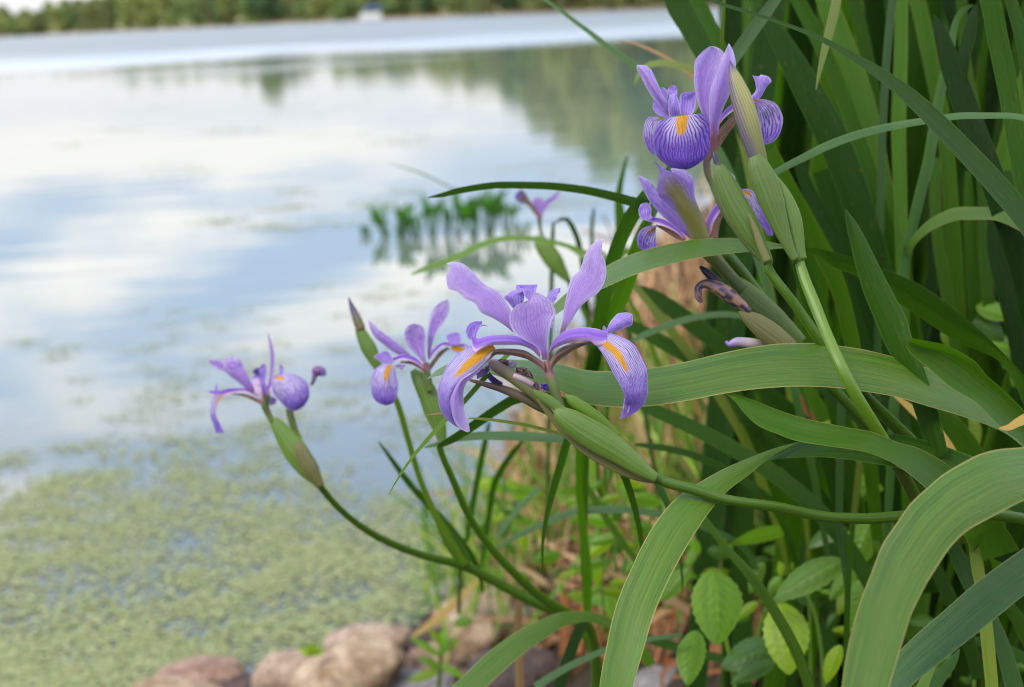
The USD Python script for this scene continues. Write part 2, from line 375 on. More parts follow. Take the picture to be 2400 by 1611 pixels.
water_mat = usdkit.material(stage, '/World/Looks/water', {
    'g': ('geometry', {}),
    'sep': ('separate_xyz', {}),
    'mp': ('mapping', {'scale': (0.6, 2.2, 1.0)}),
    'n': ('noise_texture', {'scale': 0.9, 'detail': 3.0, 'roughness': 0.5}),
    'nr': ('noise_texture', {'scale': 0.06, 'detail': 3.0, 'distortion': 0.4}),
    'nrm': ('map_range', {'from_min': 0.3, 'from_max': 0.7, 'to_min': -16.0, 'to_max': 16.0}),
    'yy': ('math', {'math_type': 'add'}),
    'wind': ('map_range', {'range_type': 'smoothstep', 'from_min': 28.0, 'from_max': 70.0, 'to_min': 0.025, 'to_max': 0.42, 'clamp': True}),
    'b': ('bump', {'strength': 0.16, 'distance': 0.02}),
    'fr': ('fresnel', {'IOR': 1.40}),
    'ruf': ('map_range', {'range_type': 'smoothstep', 'from_min': 32.0, 'from_max': 72.0, 'to_min': 1.0, 'to_max': 0.30, 'clamp': True}),
    'fr2': ('math', {'math_type': 'multiply'}),
    'df': ('diffuse_bsdf', {'color': (0.045, 0.055, 0.045)}),
    'gl': ('glossy_bsdf', {'color': (1, 1, 1), 'distribution': 'ggx'}),
    'ms': ('mix_closure', {}),
}, [('g.position', 'sep.vector'), ('g.position', 'mp.vector'), ('mp.vector', 'n.vector'), ('g.position', 'nr.vector'), ('nr.fac', 'nrm.value'), ('sep.y', 'yy.value1'),
    ('nrm.result', 'yy.value2'), ('yy.value', 'wind.value'), ('wind.result', 'gl.roughness'), ('n.fac', 'b.height'), ('b.normal', 'gl.normal'),
    ('yy.value', 'ruf.value'), ('fr.fac', 'fr2.value1'), ('ruf.result', 'fr2.value2'), ('fr2.value', 'ms.fac'), ('df.BSDF', 'ms.closure1'), ('gl.BSDF', 'ms.closure2')], surface='ms.closure')
wx, wy = warp(60, 3, 900, 0), warp(60, 3, 900, 2)
WX, WY = np.meshgrid(wx, wy)
tag(put('water', (np.stack([WX.ravel(), WY.ravel(), 0 * WX.ravel()], 1), grid_faces(60, 60)), water_mat), kind='structure', label='calm lake water mirroring a cloudy sky')

# ------------------------------------------------------------------ far trees
def tree_proto(seed, h, wide, mat, bark):
    r = np.random.default_rng(seed)
    trunk = trimesh.creation.cone(0.05 * h * 0.5, h * 0.75, sections=7)
    parts = [trunk]
    for k in range(5):
        a, z = r.uniform(0, 6.28), r.uniform(0.2, 0.5) * h
        limb = trimesh.creation.cone(0.010 * h, h * 0.4, sections=5)
        limb.apply_transform(trimesh.transformations.rotation_matrix(0.7, [math.cos(a), math.sin(a), 0]))
        limb.apply_translation([0, 0, z])
        parts.append(limb)
    lobes = []
    for k in range(13):
        a, q = r.uniform(0, 6.28), r.uniform(0.15, 1) ** 0.5
        z = r.uniform(0.16, 0.86)
        rad = wide * (1.05 - 0.75 * abs(z - 0.42) / 0.55) * 0.5 * q
        lobes.append((rad * math.cos(a), rad * math.sin(a), z * h, r.uniform(0.28, 0.48) * wide * 0.55))
    lobes.append((0, 0, 0.82 * h, 0.2 * wide))
    V, F = [], []
    for (x, y, z, s) in lobes:
        n = 150
        d = r.normal(size=(n, 3))
        d /= np.linalg.norm(d, axis=1, keepdims=True)
        c = np.array([x, y, z]) + d * s * r.uniform(0.55, 1.08, (n, 1))
        e1 = r.normal(size=(n, 3)); e1 /= np.linalg.norm(e1, axis=1, keepdims=True)
        e2 = np.cross(d + 0.8 * r.normal(size=(n, 3)), e1); e2 /= np.linalg.norm(e2, axis=1, keepdims=True)
        q = r.uniform(0.04, 0.085, (n, 1)) * h * 0.62
        i0 = sum(len(v) for v in V)
        V.append(np.stack([c - e1 * q, c + e2 * q * 0.7, c + e1 * q, c - e2 * q * 0.7], 1).reshape(-1, 3))
        k = i0 + 4 * np.arange(n)[:, None]
        F += [k + np.array([0, 1, 2]), k + np.array([0, 2, 3])]
    nq = sum(len(v) for v in V) // 4
    rr = np.repeat(np.clip(r.normal(0.5, 0.28, nq), 0, 1), 4)
    return trimesh.util.concatenate(parts), (np.vstack(V), np.vstack(F)), rr

CROWN_PIG = {}
def crownmat(name, c, c2):
    CROWN_PIG[name] = (pig(c, 0.92), pig(c2, 0.80))
    return usdkit.material(stage, '/World/Looks/' + name, {
        'at': ('attribute', {'attribute': 'pigment'}),
        'd': ('diffuse_bsdf', {}),
        'tr': ('translucent_bsdf', {}),
        'ms': ('mix_closure', {'fac': 0.3}),
    }, [('at.color', 'd.color'), ('at.color', 'tr.color'), ('d.BSDF', 'ms.closure1'), ('tr.BSDF', 'ms.closure2')], surface='ms.closure')
bark = simple('bark', (96, 84, 70))
crowns = [crownmat('crown_mid', (132, 150, 92), (104, 130, 76)), crownmat('crown_yellow', (158, 162, 98), (128, 142, 80)),
          crownmat('crown_dark', (96, 122, 84), (76, 104, 70)), crownmat('crown_olive', (138, 142, 92), (108, 120, 74))]
protos = []
def place(x, loc, rz, s):
    x = UsdGeom.Xformable(x)
    for op, v in ((x.AddTranslateOp, Gf.Vec3d(*map(float, loc))), (x.AddRotateZOp, float(rz)), (x.AddScaleOp, Gf.Vec3f(*map(float, s)))):
        op().Set(v)
tree_labels = ['mid green leafy tree in the far shoreline row', 'yellowish green tree in the far shoreline row', 'dark green tree in the far shoreline row', 'olive green tree in the far shoreline row']
tree_r = np.random.default_rng(5)
def add_tree(kind, loc, h, wf=1.0, label=None):
    rz = tree_r.uniform(0, 360)
    lab = label or tree_labels[kind]
    grp = 'trees along the far shore, ' + ['mid green', 'yellowish', 'dark', 'olive'][kind]
    if len([p for p in protos if p[0] == kind]) == 0:
        x = thing('shore_tree', lab, 'tree', grp)
        place(x, loc, rz, (h / 10 * wf, h / 10 * wf, h / 10))
        tr, cr, rr = tree_proto(20 + kind, 10.0, 9.0, crowns[kind], bark)
        c1_, c2_ = list(CROWN_PIG.values())[kind]
        put('trunk', tr, bark, x, smooth=False)
        put('crown', cr, crowns[kind], x, smooth=False, col=mixcol(c1_, c2_, rr))
        protos.append((kind, x))
    else:
        pr = [p for p in protos if p[0] == kind][0][1]
        x = UsdGeom.Xform.Define(stage, path_for('shore_tree')).GetPrim()
        place(x, loc, rz, (h / 10 * wf, h / 10 * wf, h / 10))
        x.GetReferences().AddInternalReference(pr.GetPath())
        x.SetInstanceable(True)
        tag(x, lab, 'tree', grp)

shore_prof = [(-120, 545), (0, 515), (200, 490), (500, 420), (800, 345), (1100, 285), (1350, 238), (1500, 215), (1750, 175), (2300, 150)]
top_prof = [(-120, 60), (0, 60), (60, 42), (110, 55), (180, 62), (250, 66), (330, 86), (450, 80), (540, 92), (600, 132), (640, 130), (700, 85), (760, 84), (830, 112), (930, 104), (1050, 118), (1180, 150), (1240, 190), (1350, 260), (1450, 300), (1560, 320), (1800, 330), (2400, 330)]
def lerp(tab, x):
    t = np.array(tab, float)
    return float(np.interp(x, t[:, 0], t[:, 1]))
xs = np.arange(-100, 2380, 33)
for i, x in enumerate(xs):
    for row in range(2):
        xx = x + tree_r.uniform(-14, 14) + row * 16
        D = lerp(shore_prof, xx) + 7 + row * 14 + tree_r.uniform(-3, 4)
        h = lerp(top_prof, xx) / FPX * D * (tree_r.uniform(1.0, 1.3) if row else tree_r.uniform(0.7, 1.1)) + 1.0
        px, py = far(xx, D)
        kind = int(tree_r.choice([0, 0, 1, 2, 3, 1, 3]))
        add_tree(kind, (px, py, float(height(np.array([px]), np.array([py]))[0]) - 0.3), h, wf=float(np.clip(7.0 / max(h, 4) , 0.65, 1.7)))

# white boat with blue canopy at the far shore
bx, by = far(868, 322)
boat = thing('canopy_boat', 'white boat with a blue canopy moored at the far shore below the trees', 'boat')
place(boat, (bx, by, 0), 8, (1, 1, 1))
def boxm(sx, sy, sz, c):
    b = trimesh.creation.box((sx, sy, sz)); b.apply_translation(c); return b
white = simple('boat_white', (225, 225, 220), 0.4, 0.9)
blue = simple('canopy_blue', (60, 90, 150), 0.6)
hull = trimesh.util.concatenate([boxm(4.6, 1.9, 0.5, (0, 0, 0.45)), boxm(4.9, 0.5, 0.4, (0, 0.6, 0.15)), boxm(4.9, 0.5, 0.4, (0, -0.6, 0.15))])
put('hull', hull, white, boat, smooth=False)
put('side_rail', boxm(4.2, 0.08, 0.9, (0, -0.9, 1.15)), white, boat, smooth=False)
for qx in (-1.6, 1.6):
    for qy in (-0.8, 0.8):
        put('canopy_post', boxm(0.06, 0.06, 1.6, (qx + 0.3, qy, 1.5)), white, boat, smooth=False)
cv = trimesh.creation.icosphere(2); cv.vertices *= (2.3, 1.2, 0.75); cv.vertices[:, 2] = np.maximum(cv.vertices[:, 2], 0); cv.apply_translation((0.7, 0, 2.3))
put('canopy', cv, blue, boat)

# ------------------------------------------------------------------ floating duckweed
DEPTH_R = np.random.default_rng(9)
def pad_clump(n, spread, r0, r1, seed, sides=6):
    r = np.random.default_rng(seed)
    V, F = [], []
    for k in range(n):
        c = r.normal(size=2) * spread
        rad = r.uniform(r0, r1)
        a = np.linspace(0, 6.283, sides, endpoint=False) + r.uniform(0, 6)
        el = r.uniform(0.7, 1.0)
        z = r.uniform(0.001, 0.004)
        tx, ty = r.normal(size=2) * 0.05
        X, Y = rad * np.cos(a), rad * el * np.sin(a)
        i0 = len(V) * sides
        V.append(np.stack([c[0] + X, c[1] + Y, z + np.abs(tx * X + ty * Y)], 1))
        F += [[i0, i0 + j, i0 + j + 1] for j in range(1, sides - 1)]
    return np.vstack(V), np.array(F)
duck_mat = usdkit.material(stage, '/World/Looks/duckweed', {
    'g': ('attribute', {'attribute': 'pigment'}),
    'p': ('principled_bsdf', {'roughness': 0.6, 'specular_ior_level': 0.2})},
    [('g.color', 'p.base_color')], surface='p.BSDF')
DUCK = np.array([pig(c, 0.60) * np.array([.92, .87, 1.04]) for c in [(136, 150, 82), (152, 166, 98), (162, 175, 106), (168, 180, 114), (178, 186, 126), (144, 158, 92), (172, 156, 100)]])
SHORE = shapely.LineString([(-60, -25), (-20, -6), (-6, 0.6), (-2.6, 1.5)] + near_shore)
def scatter(name, label, cat, clumps, pos, rots, scales, mat):
    pi = UsdGeom.PointInstancer.Define(stage, path_for(name))
    tag(pi, label, cat, kind='stuff')
    for k, c in enumerate(clumps):
        nf = len(c[0]) // 6
        pc = np.repeat(DUCK[np.random.default_rng(k + 50).choice(7, nf, p=[.12, .24, .22, .17, .08, .15, .02])], 6, axis=0)
        g = usdkit.mesh(stage, f'{pi.GetPath()}/{"frond_cluster" if k == 0 else "frond_cluster_%03d" % k}', c, mat, smooth=False)
        UsdGeom.PrimvarsAPI(g).CreatePrimvar('pigment', T.Color3fArray, 'vertex').Set(Vt.Vec3fArray.FromNumpy(pc.astype(np.float32)))
        pi.CreatePrototypesRel().AddTarget(g.GetPath())
    n = len(pos)
    pi.CreatePositionsAttr(Vt.Vec3fArray.FromNumpy(np.asarray(pos, np.float32)))
    pi.CreateProtoIndicesAttr(Vt.IntArray.FromNumpy((np.arange(n) % len(clumps)).astype(np.int32)))
    pi.CreateOrientationsAttr(Vt.QuathArray([Gf.Quath(math.cos(a / 2), 0, 0, math.sin(a / 2)) for a in rots]))
    pi.CreateScalesAttr(Vt.Vec3fArray.FromNumpy(np.repeat(np.asarray(scales, np.float32)[:, None], 3, 1)))
    return pi
n = 56000
cx_, cy_ = DEPTH_R.uniform(-3.6, 1.0, n), DEPTH_R.uniform(1.2, 6.8, n)
pp = shapely.points(cx_, cy_)
inside = shapely.contains(LAKE, pp)
ds = shapely.distance(pp, SHORE)
nz = meshkit.fbm(np.stack([cx_ * 1.1 + 5, cy_ * 1.1, 0 * cx_], -1), 4, 8)
nz2 = meshkit.fbm(np.stack([cx_ * 6, cy_ * 6, 0 * cx_], -1), 3, 4)
lim = 3.35 + (cx_ > 0) * 0.0
dens = np.clip((lim + 1.6 * (nz - 0.5) - cy_) / 1.9, 0, 1) * np.clip((nz2 - 0.22) * 4, 0.40, 1)
dens = np.maximum(dens, 0.04 * np.clip((5.8 - cy_) / 2.0, 0, 1) * np.clip((nz - 0.30) * 4, 0.3, 1))
keep = inside & (DEPTH_R.uniform(0, 1, n) < dens)
pos = np.stack([cx_[keep], cy_[keep], np.full(keep.sum(), 0.001)], 1)
scatter('duckweed', 'pale green duckweed carpet floating on the water near the shore', 'duckweed', [pad_clump(36, 0.030, 0.003, 0.006, s) for s in (1, 2, 3)],
        pos, DEPTH_R.uniform(0, 6.28, len(pos)), DEPTH_R.uniform(0.8, 1.25, len(pos)), duck_mat)
# thin floating weed patches further out
patch = []
for (x, y, sx, sy, k) in [(515, 517, 38, 7, 30), (640, 535, 55, 9, 45), (690, 448, 28, 7, 20), (670, 487, 50, 6, 26), (900, 480, 60, 10, 34), (790, 525, 60, 8, 22), (950, 448, 30, 9, 20), (1250, 390, 110, 16, 70), (1330, 430, 80, 18, 60), (1300, 480, 90, 14, 60),
                          (520, 307, 60, 5, 30), (390, 248, 22, 5, 14), (280, 302, 50, 5, 26), (620, 308, 26, 4, 12), (170, 338, 40, 4, 18), (1050, 150, 150, 6, 60), (700, 155, 120, 5, 50), (830, 330, 130, 18, 40), (400, 400, 160, 30, 40), (250, 250, 140, 20, 40), (700, 260, 160, 30, 50), (1000, 330, 100, 20, 40), (1150, 215, 160, 36, 170), (1310, 270, 120, 34, 190), (1400, 190, 90, 40, 150), (1250, 150, 160, 16, 120)]:
    for j in range(int(k * (0.5 if y > 440 else 0.28))):
        q = on_level(x + DEPTH_R.normal() * sx * 0.55, y + DEPTH_R.normal() * sy * 0.55, 0.001)
        patch.append((q[0], q[1], 0.001))
patch = np.array(patch)
dist_p = np.hypot(patch[:, 0], patch[:, 1])
scatter('floating_weed', 'thin pale scraps of floating weed scattered over the open water', 'water weed', [pad_clump(9, 0.10, 0.008, 0.018, s) for s in (11, 12)],
        patch, DEPTH_R.uniform(0, 6.28, len(patch)), DEPTH_R.uniform(0.5, 1.0, len(patch)) * np.clip(dist_p / 9, 0.5, 4), duck_mat)

# ------------------------------------------------------------------ water plants standing in the shallows
wp_labels = {0: 'small low water plant standing alone left of the water plant row', 11: 'small dark water plant right of the row, under the blurred iris'}
for i, (mx, topy, lean, nl) in enumerate([(380, 700, -0.2, 3), (600, 560, -0.3, 4), (720, 560, 0.35, 4), (830, 600, 0.1, 3), (930, 620, -0.2, 3), (1080, 490, 0.05, 4), (1220, 570, -0.15, 3), (1340, 470, 0.3, 4), (1540, 500, -0.1, 4), (1690, 430, 0.15, 5), (1900, 520, 0.1, 3), (2050, 690, 0.2, 3)]):
    base_y = 800 + (i % 3 - 1) * 14
    b0 = src('M', [(mx, base_y)])[0]
    w0 = on_level(b0[0], b0[1], 0.0)
    hgt = (base_y - topy) / 4.612 / FPX * (w0[1]) * 1.25
    th = thing('water_plant', wp_labels.get(i, 'green broad leaved water plant standing in the shallow water row'), 'water plant', None if i in wp_labels else 'water plants in the row beyond the reeds')
    r = np.random.default_rng(300 + i)
    for k in range(nl + 3):
        a = r.uniform(0, 6.28)
        tip = w0 + np.array([lean * hgt * 0.6 + math.cos(a) * 0.03, math.sin(a) * 0.03, hgt * r.uniform(0.4, 0.88)])
        t = np.linspace(0, 1, 8)[:, None]
        c = w0 * (1 - t) + tip * t + np.array([math.cos(a), math.sin(a), 0]) * 0.012 * np.sin(t * 3.14)
        c[:, 2] = c[:, 2] - 0.02 * (1 - t[:, 0])
        rad = 0.0042
        ph = np.linspace(0, 6.283, 6, endpoint=False)
        V = (c[:, None] + rad * np.stack([np.cos(ph), np.sin(ph), 0 * ph], 1)[None]).reshape(-1, 3)
        put('stalk', (V, grid_faces(8, 6, True)), MAT['reedy'], th, uv=np.tile([[0.4, 0.3]], (len(V), 1)))
        # arrow shaped leaf
        L, Wd = hgt * r.uniform(0.42, 0.6), hgt * r.uniform(0.15, 0.24)
        dr = np.array([math.cos(a) * 0.5 + lean, math.sin(a) * 0.5, r.uniform(0.5, 1.1)]); dr /= np.linalg.norm(dr)
        sd = np.cross(dr, [math.sin(a) * 0.3, -1, 0.2]); sd /= np.linalg.norm(sd)
        nrm = np.cross(sd, dr)
        tt = np.linspace(0, 1, 12)
        wv = Wd * np.sin(np.pi * np.clip(tt, 0, 1) ** 0.7) ** 0.8 + 0.001
        uu = np.linspace(-1, 1, 5)
        V = (tip + dr * ((tt[:, None] - 0.18) * L)[..., None] + sd * (wv[:, None] * uu / 2)[..., None] + nrm * (0.15 * wv[:, None] * np.abs(uu))[..., None]).reshape(-1, 3)
        put('leaf', (V, grid_faces(12, 5)), MAT['reedy'], th, uv=np.stack([np.tile((uu + 1) / 2, 12), np.repeat(tt, 5)], 1))

# ------------------------------------------------------------------ rocks
rock_r = np.random.default_rng(77)
rmats = {}
def rockmat(c, c2):
    key = str(c)
    if key not in rmats:
        n_ = 'stone' if not rmats else 'stone_%03d' % len(rmats)
        a, b = pig(c, 0.55), pig(c2, 0.55)
        rmats[key] = usdkit.material(stage, '/World/Looks/' + n_, {
            'g': ('geometry', {}),
            'n': ('noise_texture', {'scale': 28.0, 'detail': 8.0, 'roughness': 0.75}),
            'n2': ('noise_texture', {'scale': 220.0, 'detail': 3.0}),
            'r': ('rgb_ramp', {'ramp': [(0.3, b * 0.5), (0.45, b), (0.6, a), (0.75, a * 1.3)]}),
            'r2': ('map_range', {'from_min': 0.3, 'from_max': 0.7, 'to_min': 0.6, 'to_max': 1.25, 'clamp': True}),
            'm': ('hsv', {}),
            'b': ('bump', {'strength': 0.5, 'distance': 0.004}),
            'p': ('principled_bsdf', {'roughness': 0.75, 'specular_ior_level': 0.35})},
            [('g.position', 'n.vector'), ('g.position', 'n2.vector'), ('n.fac', 'r.fac'), ('r.color', 'm.color'), ('n2.fac', 'r2.value'), ('r2.result', 'm.value'), ('m.color', 'p.base_color'), ('n2.fac', 'b.height'), ('b.normal', 'p.normal')], surface='p.BSDF')
    return rmats[key]
def rock(x, y, wpx, hpx, z, ang, c, c2, label, flat=0.8):
    d = (1 - z) / (0.2164 + (y - 805.5) / FPX * 0.976)
    s = trimesh.creation.icosphere(4)
    v = s.vertices.copy()
    seed = int(rock_r.integers(1, 9999))
    v *= (1 + 0.42 * (meshkit.fbm(v * 1.3 + seed, 3, seed) - 0.5) + 0.12 * (meshkit.fbm(v * 4 + seed, 3, seed + 1) - 0.5))[:, None]
    v = np.clip(v, -0.93, 0.93) * 0.5 + v * 0.5
    w, h = wpx / FPX * d / 2, hpx / FPX * d / 2
    ca, sa = math.cos(ang), math.sin(ang)
    X = v[:, 0] * w; Z = v[:, 2] * h; Y = v[:, 1] * (w + h) / 2 * flat
    X, Z = ca * X - sa * Z, sa * X + ca * Z
    c0 = P(np.array([x, y], float), d)
    vv = c0 + X[:, None] * RIGHT + Z[:, None] * UP + Y[:, None] * np.array([0, 1, 0.0])
    o = put('rock', (vv, s.faces), rockmat(c, c2))
    tag(o, label, 'rock')
TAN, PINK, GREY, DARK, RED = ((206, 182, 152), (160, 130, 100)), ((202, 178, 156), (160, 132, 110)), ((165, 160, 160), (130, 124, 124)), ((104, 84, 74), (66, 54, 54)), ((192, 158, 138), (148, 116, 98))
rock(470, 1592, 230, 90, 0.06, 0.05, *RED, 'reddish flat stone at the bottom edge, second from the left')
rock(420, 1640, 260, 100, 0.05, -0.02, *TAN, 'pale tan stone cut by the bottom edge, leftmost of the rocks')
rock(675, 1592, 170, 130, 0.08, 0.1, *PINK, 'rounded pinkish grey boulder left of the big oblong rock')
rock(815, 1582, 285, 150, 0.1, 0.42, *TAN, 'big oblong tan boulder at the bottom, largest of the shore rocks')
rock(862, 1500, 220, 66, 0.03, 0.12, *PINK, 'long low pinkish rock at the waterline behind the big oblong boulder')
rock(955, 1625, 240, 100, 0.07, 0.08, *GREY, 'flat pale grey stone at the bottom edge right of the oblong boulder')
rock(1140, 1440, 190, 120, 0.12, 0.2, *PINK, 'pink boulder under the green flower stems at the water edge')
rock(1105, 1500, 150, 90, 0.12, 0.35, *TAN, 'tan stone just below the pink boulder')
rock(1200, 1585, 250, 130, 0.2, 0.1, *DARK, 'dark brown wet boulder behind the arching leaf at bottom centre')
rock(1255, 1450, 130, 60, 0.14, -0.1, *GREY, 'small pale stone between the pink boulder and the leaf bases')
rock(1545, 1610, 150, 90, 0.3, 0.1, *GREY, 'grey stone at the bottom just right of the drooping leaf')
rock(1815, 1615, 150, 80, 0.36, 0.0, *GREY, 'grey brown stone under the yellow green weed leaf')
rock(1025, 1560, 150, 110, 0.08, 0.1, *RED, 'reddish stone behind the small weed among the rocks')
rock(1075, 1440, 130, 80, 0.06, 0.3, *TAN, 'tan stone at the waterline under the yellowed leaf')
rock(1060, 1385, 100, 50, 0.03, 0.1, *GREY, 'small grey stone at the water edge, farthest of the shore rocks')
rock(1000, 1500, 110, 60, 0.05, 0.1, *DARK, 'small dark wet stone behind the big oblong boulder')
rock(560, 1640, 200, 110, 0.04, 0.0, *DARK, 'dark stone low between the tan and pinkish rocks')

# ------------------------------------------------------------------ dry litter on the bank
LIT_MAT = usdkit.material(stage, '/World/Looks/dead_reed', {
    'at': ('attribute', {'attribute': 'pigment'}),
    'p': ('principled_bsdf', {'roughness': 0.6, 'specular_ior_level': 0.25}),
    'tr': ('translucent_bsdf', {}), 'ms': ('mix_closure', {'fac': 0.15})},
    [('at.color', 'p.base_color'), ('at.color', 'tr.color'), ('p.BSDF', 'ms.closure1'), ('tr.BSDF', 'ms.closure2')], surface='ms.closure')
LIT1 = [(96, 62, 38), (176, 130, 86), (212, 170, 122), (232, 198, 150), (140, 96, 62), (206, 160, 112), (222, 184, 136)]
LIT2 = [(70, 42, 28), (150, 92, 54), (190, 124, 78), (214, 164, 116), (104, 64, 42), (200, 144, 96)]
LITG = [(100, 154, 40), (134, 184, 56), (156, 196, 60), (80, 130, 34), (180, 196, 90), (124, 168, 70)]
def litter(n, region, seed, size, name, label, mat, up=0.35, cat='dry reeds', green=False):
    r = np.random.default_rng(seed)
    V, F, UVs = [], [], []
    pal = np.array([pig(c, 0.55) for c in mat])
    k = 0
    while k < n:
        x, y = region(r)
        q = hit_bank(x, y)
        if q is None or q[2] < 0.01:
            k += 1
            continue
        if q[1] > 2.6 and green:
            k += 1
            continue
        L, w = r.uniform(*size), r.uniform(0.003, 0.011) * (.55 if green else 1)
        a = r.normal(2.6, 0.9)
        dr = np.array([math.cos(a), math.sin(a), r.normal(0.1, up)]) if r.uniform() < .35 else np.array([r.normal(-.12, .3), r.normal(-.25, .3), -1.0]) + 0.0
        if green:
            dr = np.array([r.normal(-.15, .5), r.normal(-.1, .45), 1.0])
            q = q + [0, 0, L * .4]
        dr /= np.linalg.norm(dr)
        sd = np.cross(dr, r.normal(size=3)); sd /= np.linalg.norm(sd)
        t = np.linspace(-0.5, 0.5, 5)
        bend = r.normal(size=3) * 0.12 * L
        c = q + [0, 0, r.uniform(0.0, 0.09)] + dr * (t * L)[:, None] + bend * (t ** 2)[:, None]
        ww = w * (1 - 1.6 * np.abs(t) ** 2)[:, None]
        i0 = len(V) * 10
        V.append(np.stack([c - sd * ww / 2, c + sd * ww / 2], 1).reshape(-1, 3))
        F.append(grid_faces(5, 2) + i0)
        UVs.append(np.tile(pal[r.integers(len(pal))] * r.uniform(.7, 1.15), (10, 1)))
        k += 1
    o = put(name, (np.vstack(V), np.vstack(F)), LIT_MAT, col=np.vstack(UVs), smooth=False)
    tag(o, label, cat, kind='stuff')
litter(1500, lambda r: (r.uniform(1180, 1760), r.uniform(900, 1500)), 41, (0.10, 0.36), 'dry_reed_litter', 'pale brown dead reeds and straw lying on the bank', LIT1)
litter(760, lambda r: (r.uniform(1230, 1980), r.uniform(950, 1610)), 42, (0.06, 0.22), 'rusty_reed_litter', 'rust brown rotting stalks lying on the bank under the leaves', LIT2)
litter(820, lambda r: (r.uniform(1010, 1960), r.uniform(1080, 1600)), 44, (0.10, 0.30), 'bank_grass', 'thin green grass blades tangled over the dead reeds on the bank', LITG, cat='grass', green=True)
litter(420, lambda r: (r.uniform(1480, 1800), r.uniform(600, 900)), 43, (0.15, 0.5), 'straw_tangle', 'tan straw on the far bank behind the wilted iris', LIT1, up=0.5)

# ------------------------------------------------------------------ petals: pigment patterns
def S(x, a, b):
    t = np.clip((x - a) / (b - a), 0, 1)
    return t * t * (3 - 2 * t)
def mixc(a, b, f):
    return a * (1 - f[:, None]) + b * f[:, None]
def veins(u, v, n, seed, width=0.5, fan=None):
    w = meshkit.noise(np.stack([u * 5, v * 6, 0 * u + seed], -1), seed) - 0.5
    w2 = meshkit.noise(np.stack([u * 17, v * 14, 0 * u + seed], -1), seed + 3) - 0.5
    x = u + 0.09 * w * v + 0.028 * w2 + 0.10 * (u - .5) * np.abs(u - .5) * v
    if fan is not None:
        x = x + (0.5 + 0.42 * np.arctan((u - fan) * 1.25 / (v * 0.8 + 0.16)) - u) * (1 - S(v, .5, 1.1) * .5)
    l1 = np.abs(np.sin(np.pi * n * x))
    l2 = np.abs(np.sin(np.pi * 2 * n * x + 0.6))
    s = S(v, 0.4, 0.6)
    l = l1 * (1 - s) + np.minimum(l1 + 0.2, l2) * s
    return 1 - S(l, width * 0.5, width)
def col_standard(u, v, seed, tint=1.0, n=13):
    base = mixc(np.tile(pig((172, 138, 214)), (len(u), 1)), pig((202, 184, 228)), np.clip(S(np.abs(u - 0.5) * 2, 0.3, 1.0) * .7 + .6 * S(v, .5, 1.0), 0, 1))
    c = mixc(base, pig((116, 76, 190)), 0.62 * veins(u, v, n, seed, 0.5) * (1 - .5 * S(v, .75, 1)))
    c = mixc(c, pig((214, 202, 240)), 0.85 * np.maximum(S(np.abs(u - 0.5), 0.46, 0.5), S(v, 0.95, 1.0)))
    c = mixc(c, pig((150, 104, 140)), 0.8 * (1 - S(v, 0.03, 0.16)))
    return 0.92 * c * np.array([tint, tint, 1]) ** 1.3
def col_fall(u, v, seed, sig=(0.5, 0.13, 0.42), n=17, dark=1.0, sign=True, deep=0.0, fan=None):
    r = S(v, 0.25, 0.85)
    white = mixc(pig((214, 204, 236)), pig((156, 126, 210)), r)
    vein = mixc(np.tile(pig((96, 66, 172)), (len(u), 1)), pig((84, 50, 170)), r)
    vv = veins(u, v, n, seed, 0.78, fan)
    c = mixc(white, vein, np.clip(vv * 1.0, 0, 1))
    edge = np.maximum(S(np.abs(u - 0.5), 0.38, 0.5), S(v, 0.86, 1.0))
    c = mixc(c, mixc(np.tile(pig((150, 118, 214)), (len(u), 1)), pig((120, 84, 196)), 0.5 * vv), 0.75 * edge)
    c = mixc(c, pig((196, 182, 234)), 0.8 * S(np.abs(u - 0.5), 0.475, 0.5))
    if deep:
        c = mixc(c, mixc(np.tile(pig((74, 40, 150)), (len(u), 1)), pig((120, 84, 192)), 1 - vv), deep * np.clip(S(v, 0.22, 0.6) + .8 * S(np.abs(u - .5), .22, .42), 0, 1))
    if sign:
        uc, uw, vl = sig
        wob = 0.04 * (meshkit.noise(np.stack([u * 14, v * 8, 0 * u + seed], -1), 9) - 0.5)
        k = (1 - S(np.abs(u - uc + wob) / (uw * np.clip(1.05 - v / vl, 0.02, 1) ** 0.6), 0.45, 1.05)) * (1 - S(v, vl * 0.85, vl))
        y = mixc(np.tile(pig((224, 164, 20)), (len(u), 1)), pig((130, 76, 14)), .85 * veins(u, v, n * 1.3, seed + 5, 0.55))
        c = mixc(c, y, k)
    return c * dark
def col_style(u, v, seed):
    c = mixc(np.tile(pig((158, 116, 216)), (len(u), 1)), pig((128, 86, 200)), 0.8 * S(u, 0.15, 0.35) * (1 - S(u, 0.4, 0.6)))
    c = mixc(c, pig((232, 200, 232)), S(u, 0.62, 0.9) * 0.9)
    c = mixc(c, pig((176, 120, 150)), 0.7 * (1 - S(v, 0.02, 0.2)))
    c = mixc(c, pig((206, 186, 236)), 0.7 * (1 - S(u, 0.0, 0.08)))
    return c
def col_crest(u, v, seed):
    c = mixc(np.tile(pig((172, 146, 226)), (len(u), 1)), pig((112, 74, 190)), 0.7 * veins(u, v, 6, seed, 0.5))
    return mixc(c, pig((206, 192, 238)), 0.8 * np.maximum(S(np.abs(u - 0.5), 0.42, 0.5), S(v, 0.9, 1)))
def col_haft(u, v, seed):
    c = mixc(np.tile(pig((134, 104, 92)), (len(u), 1)), pig((104, 84, 58)), veins(v, u, 26, seed, 0.7))
    return mixc(c, pig((168, 120, 120)), 0.7 * (1 - S(v, 0.0, 0.3)))
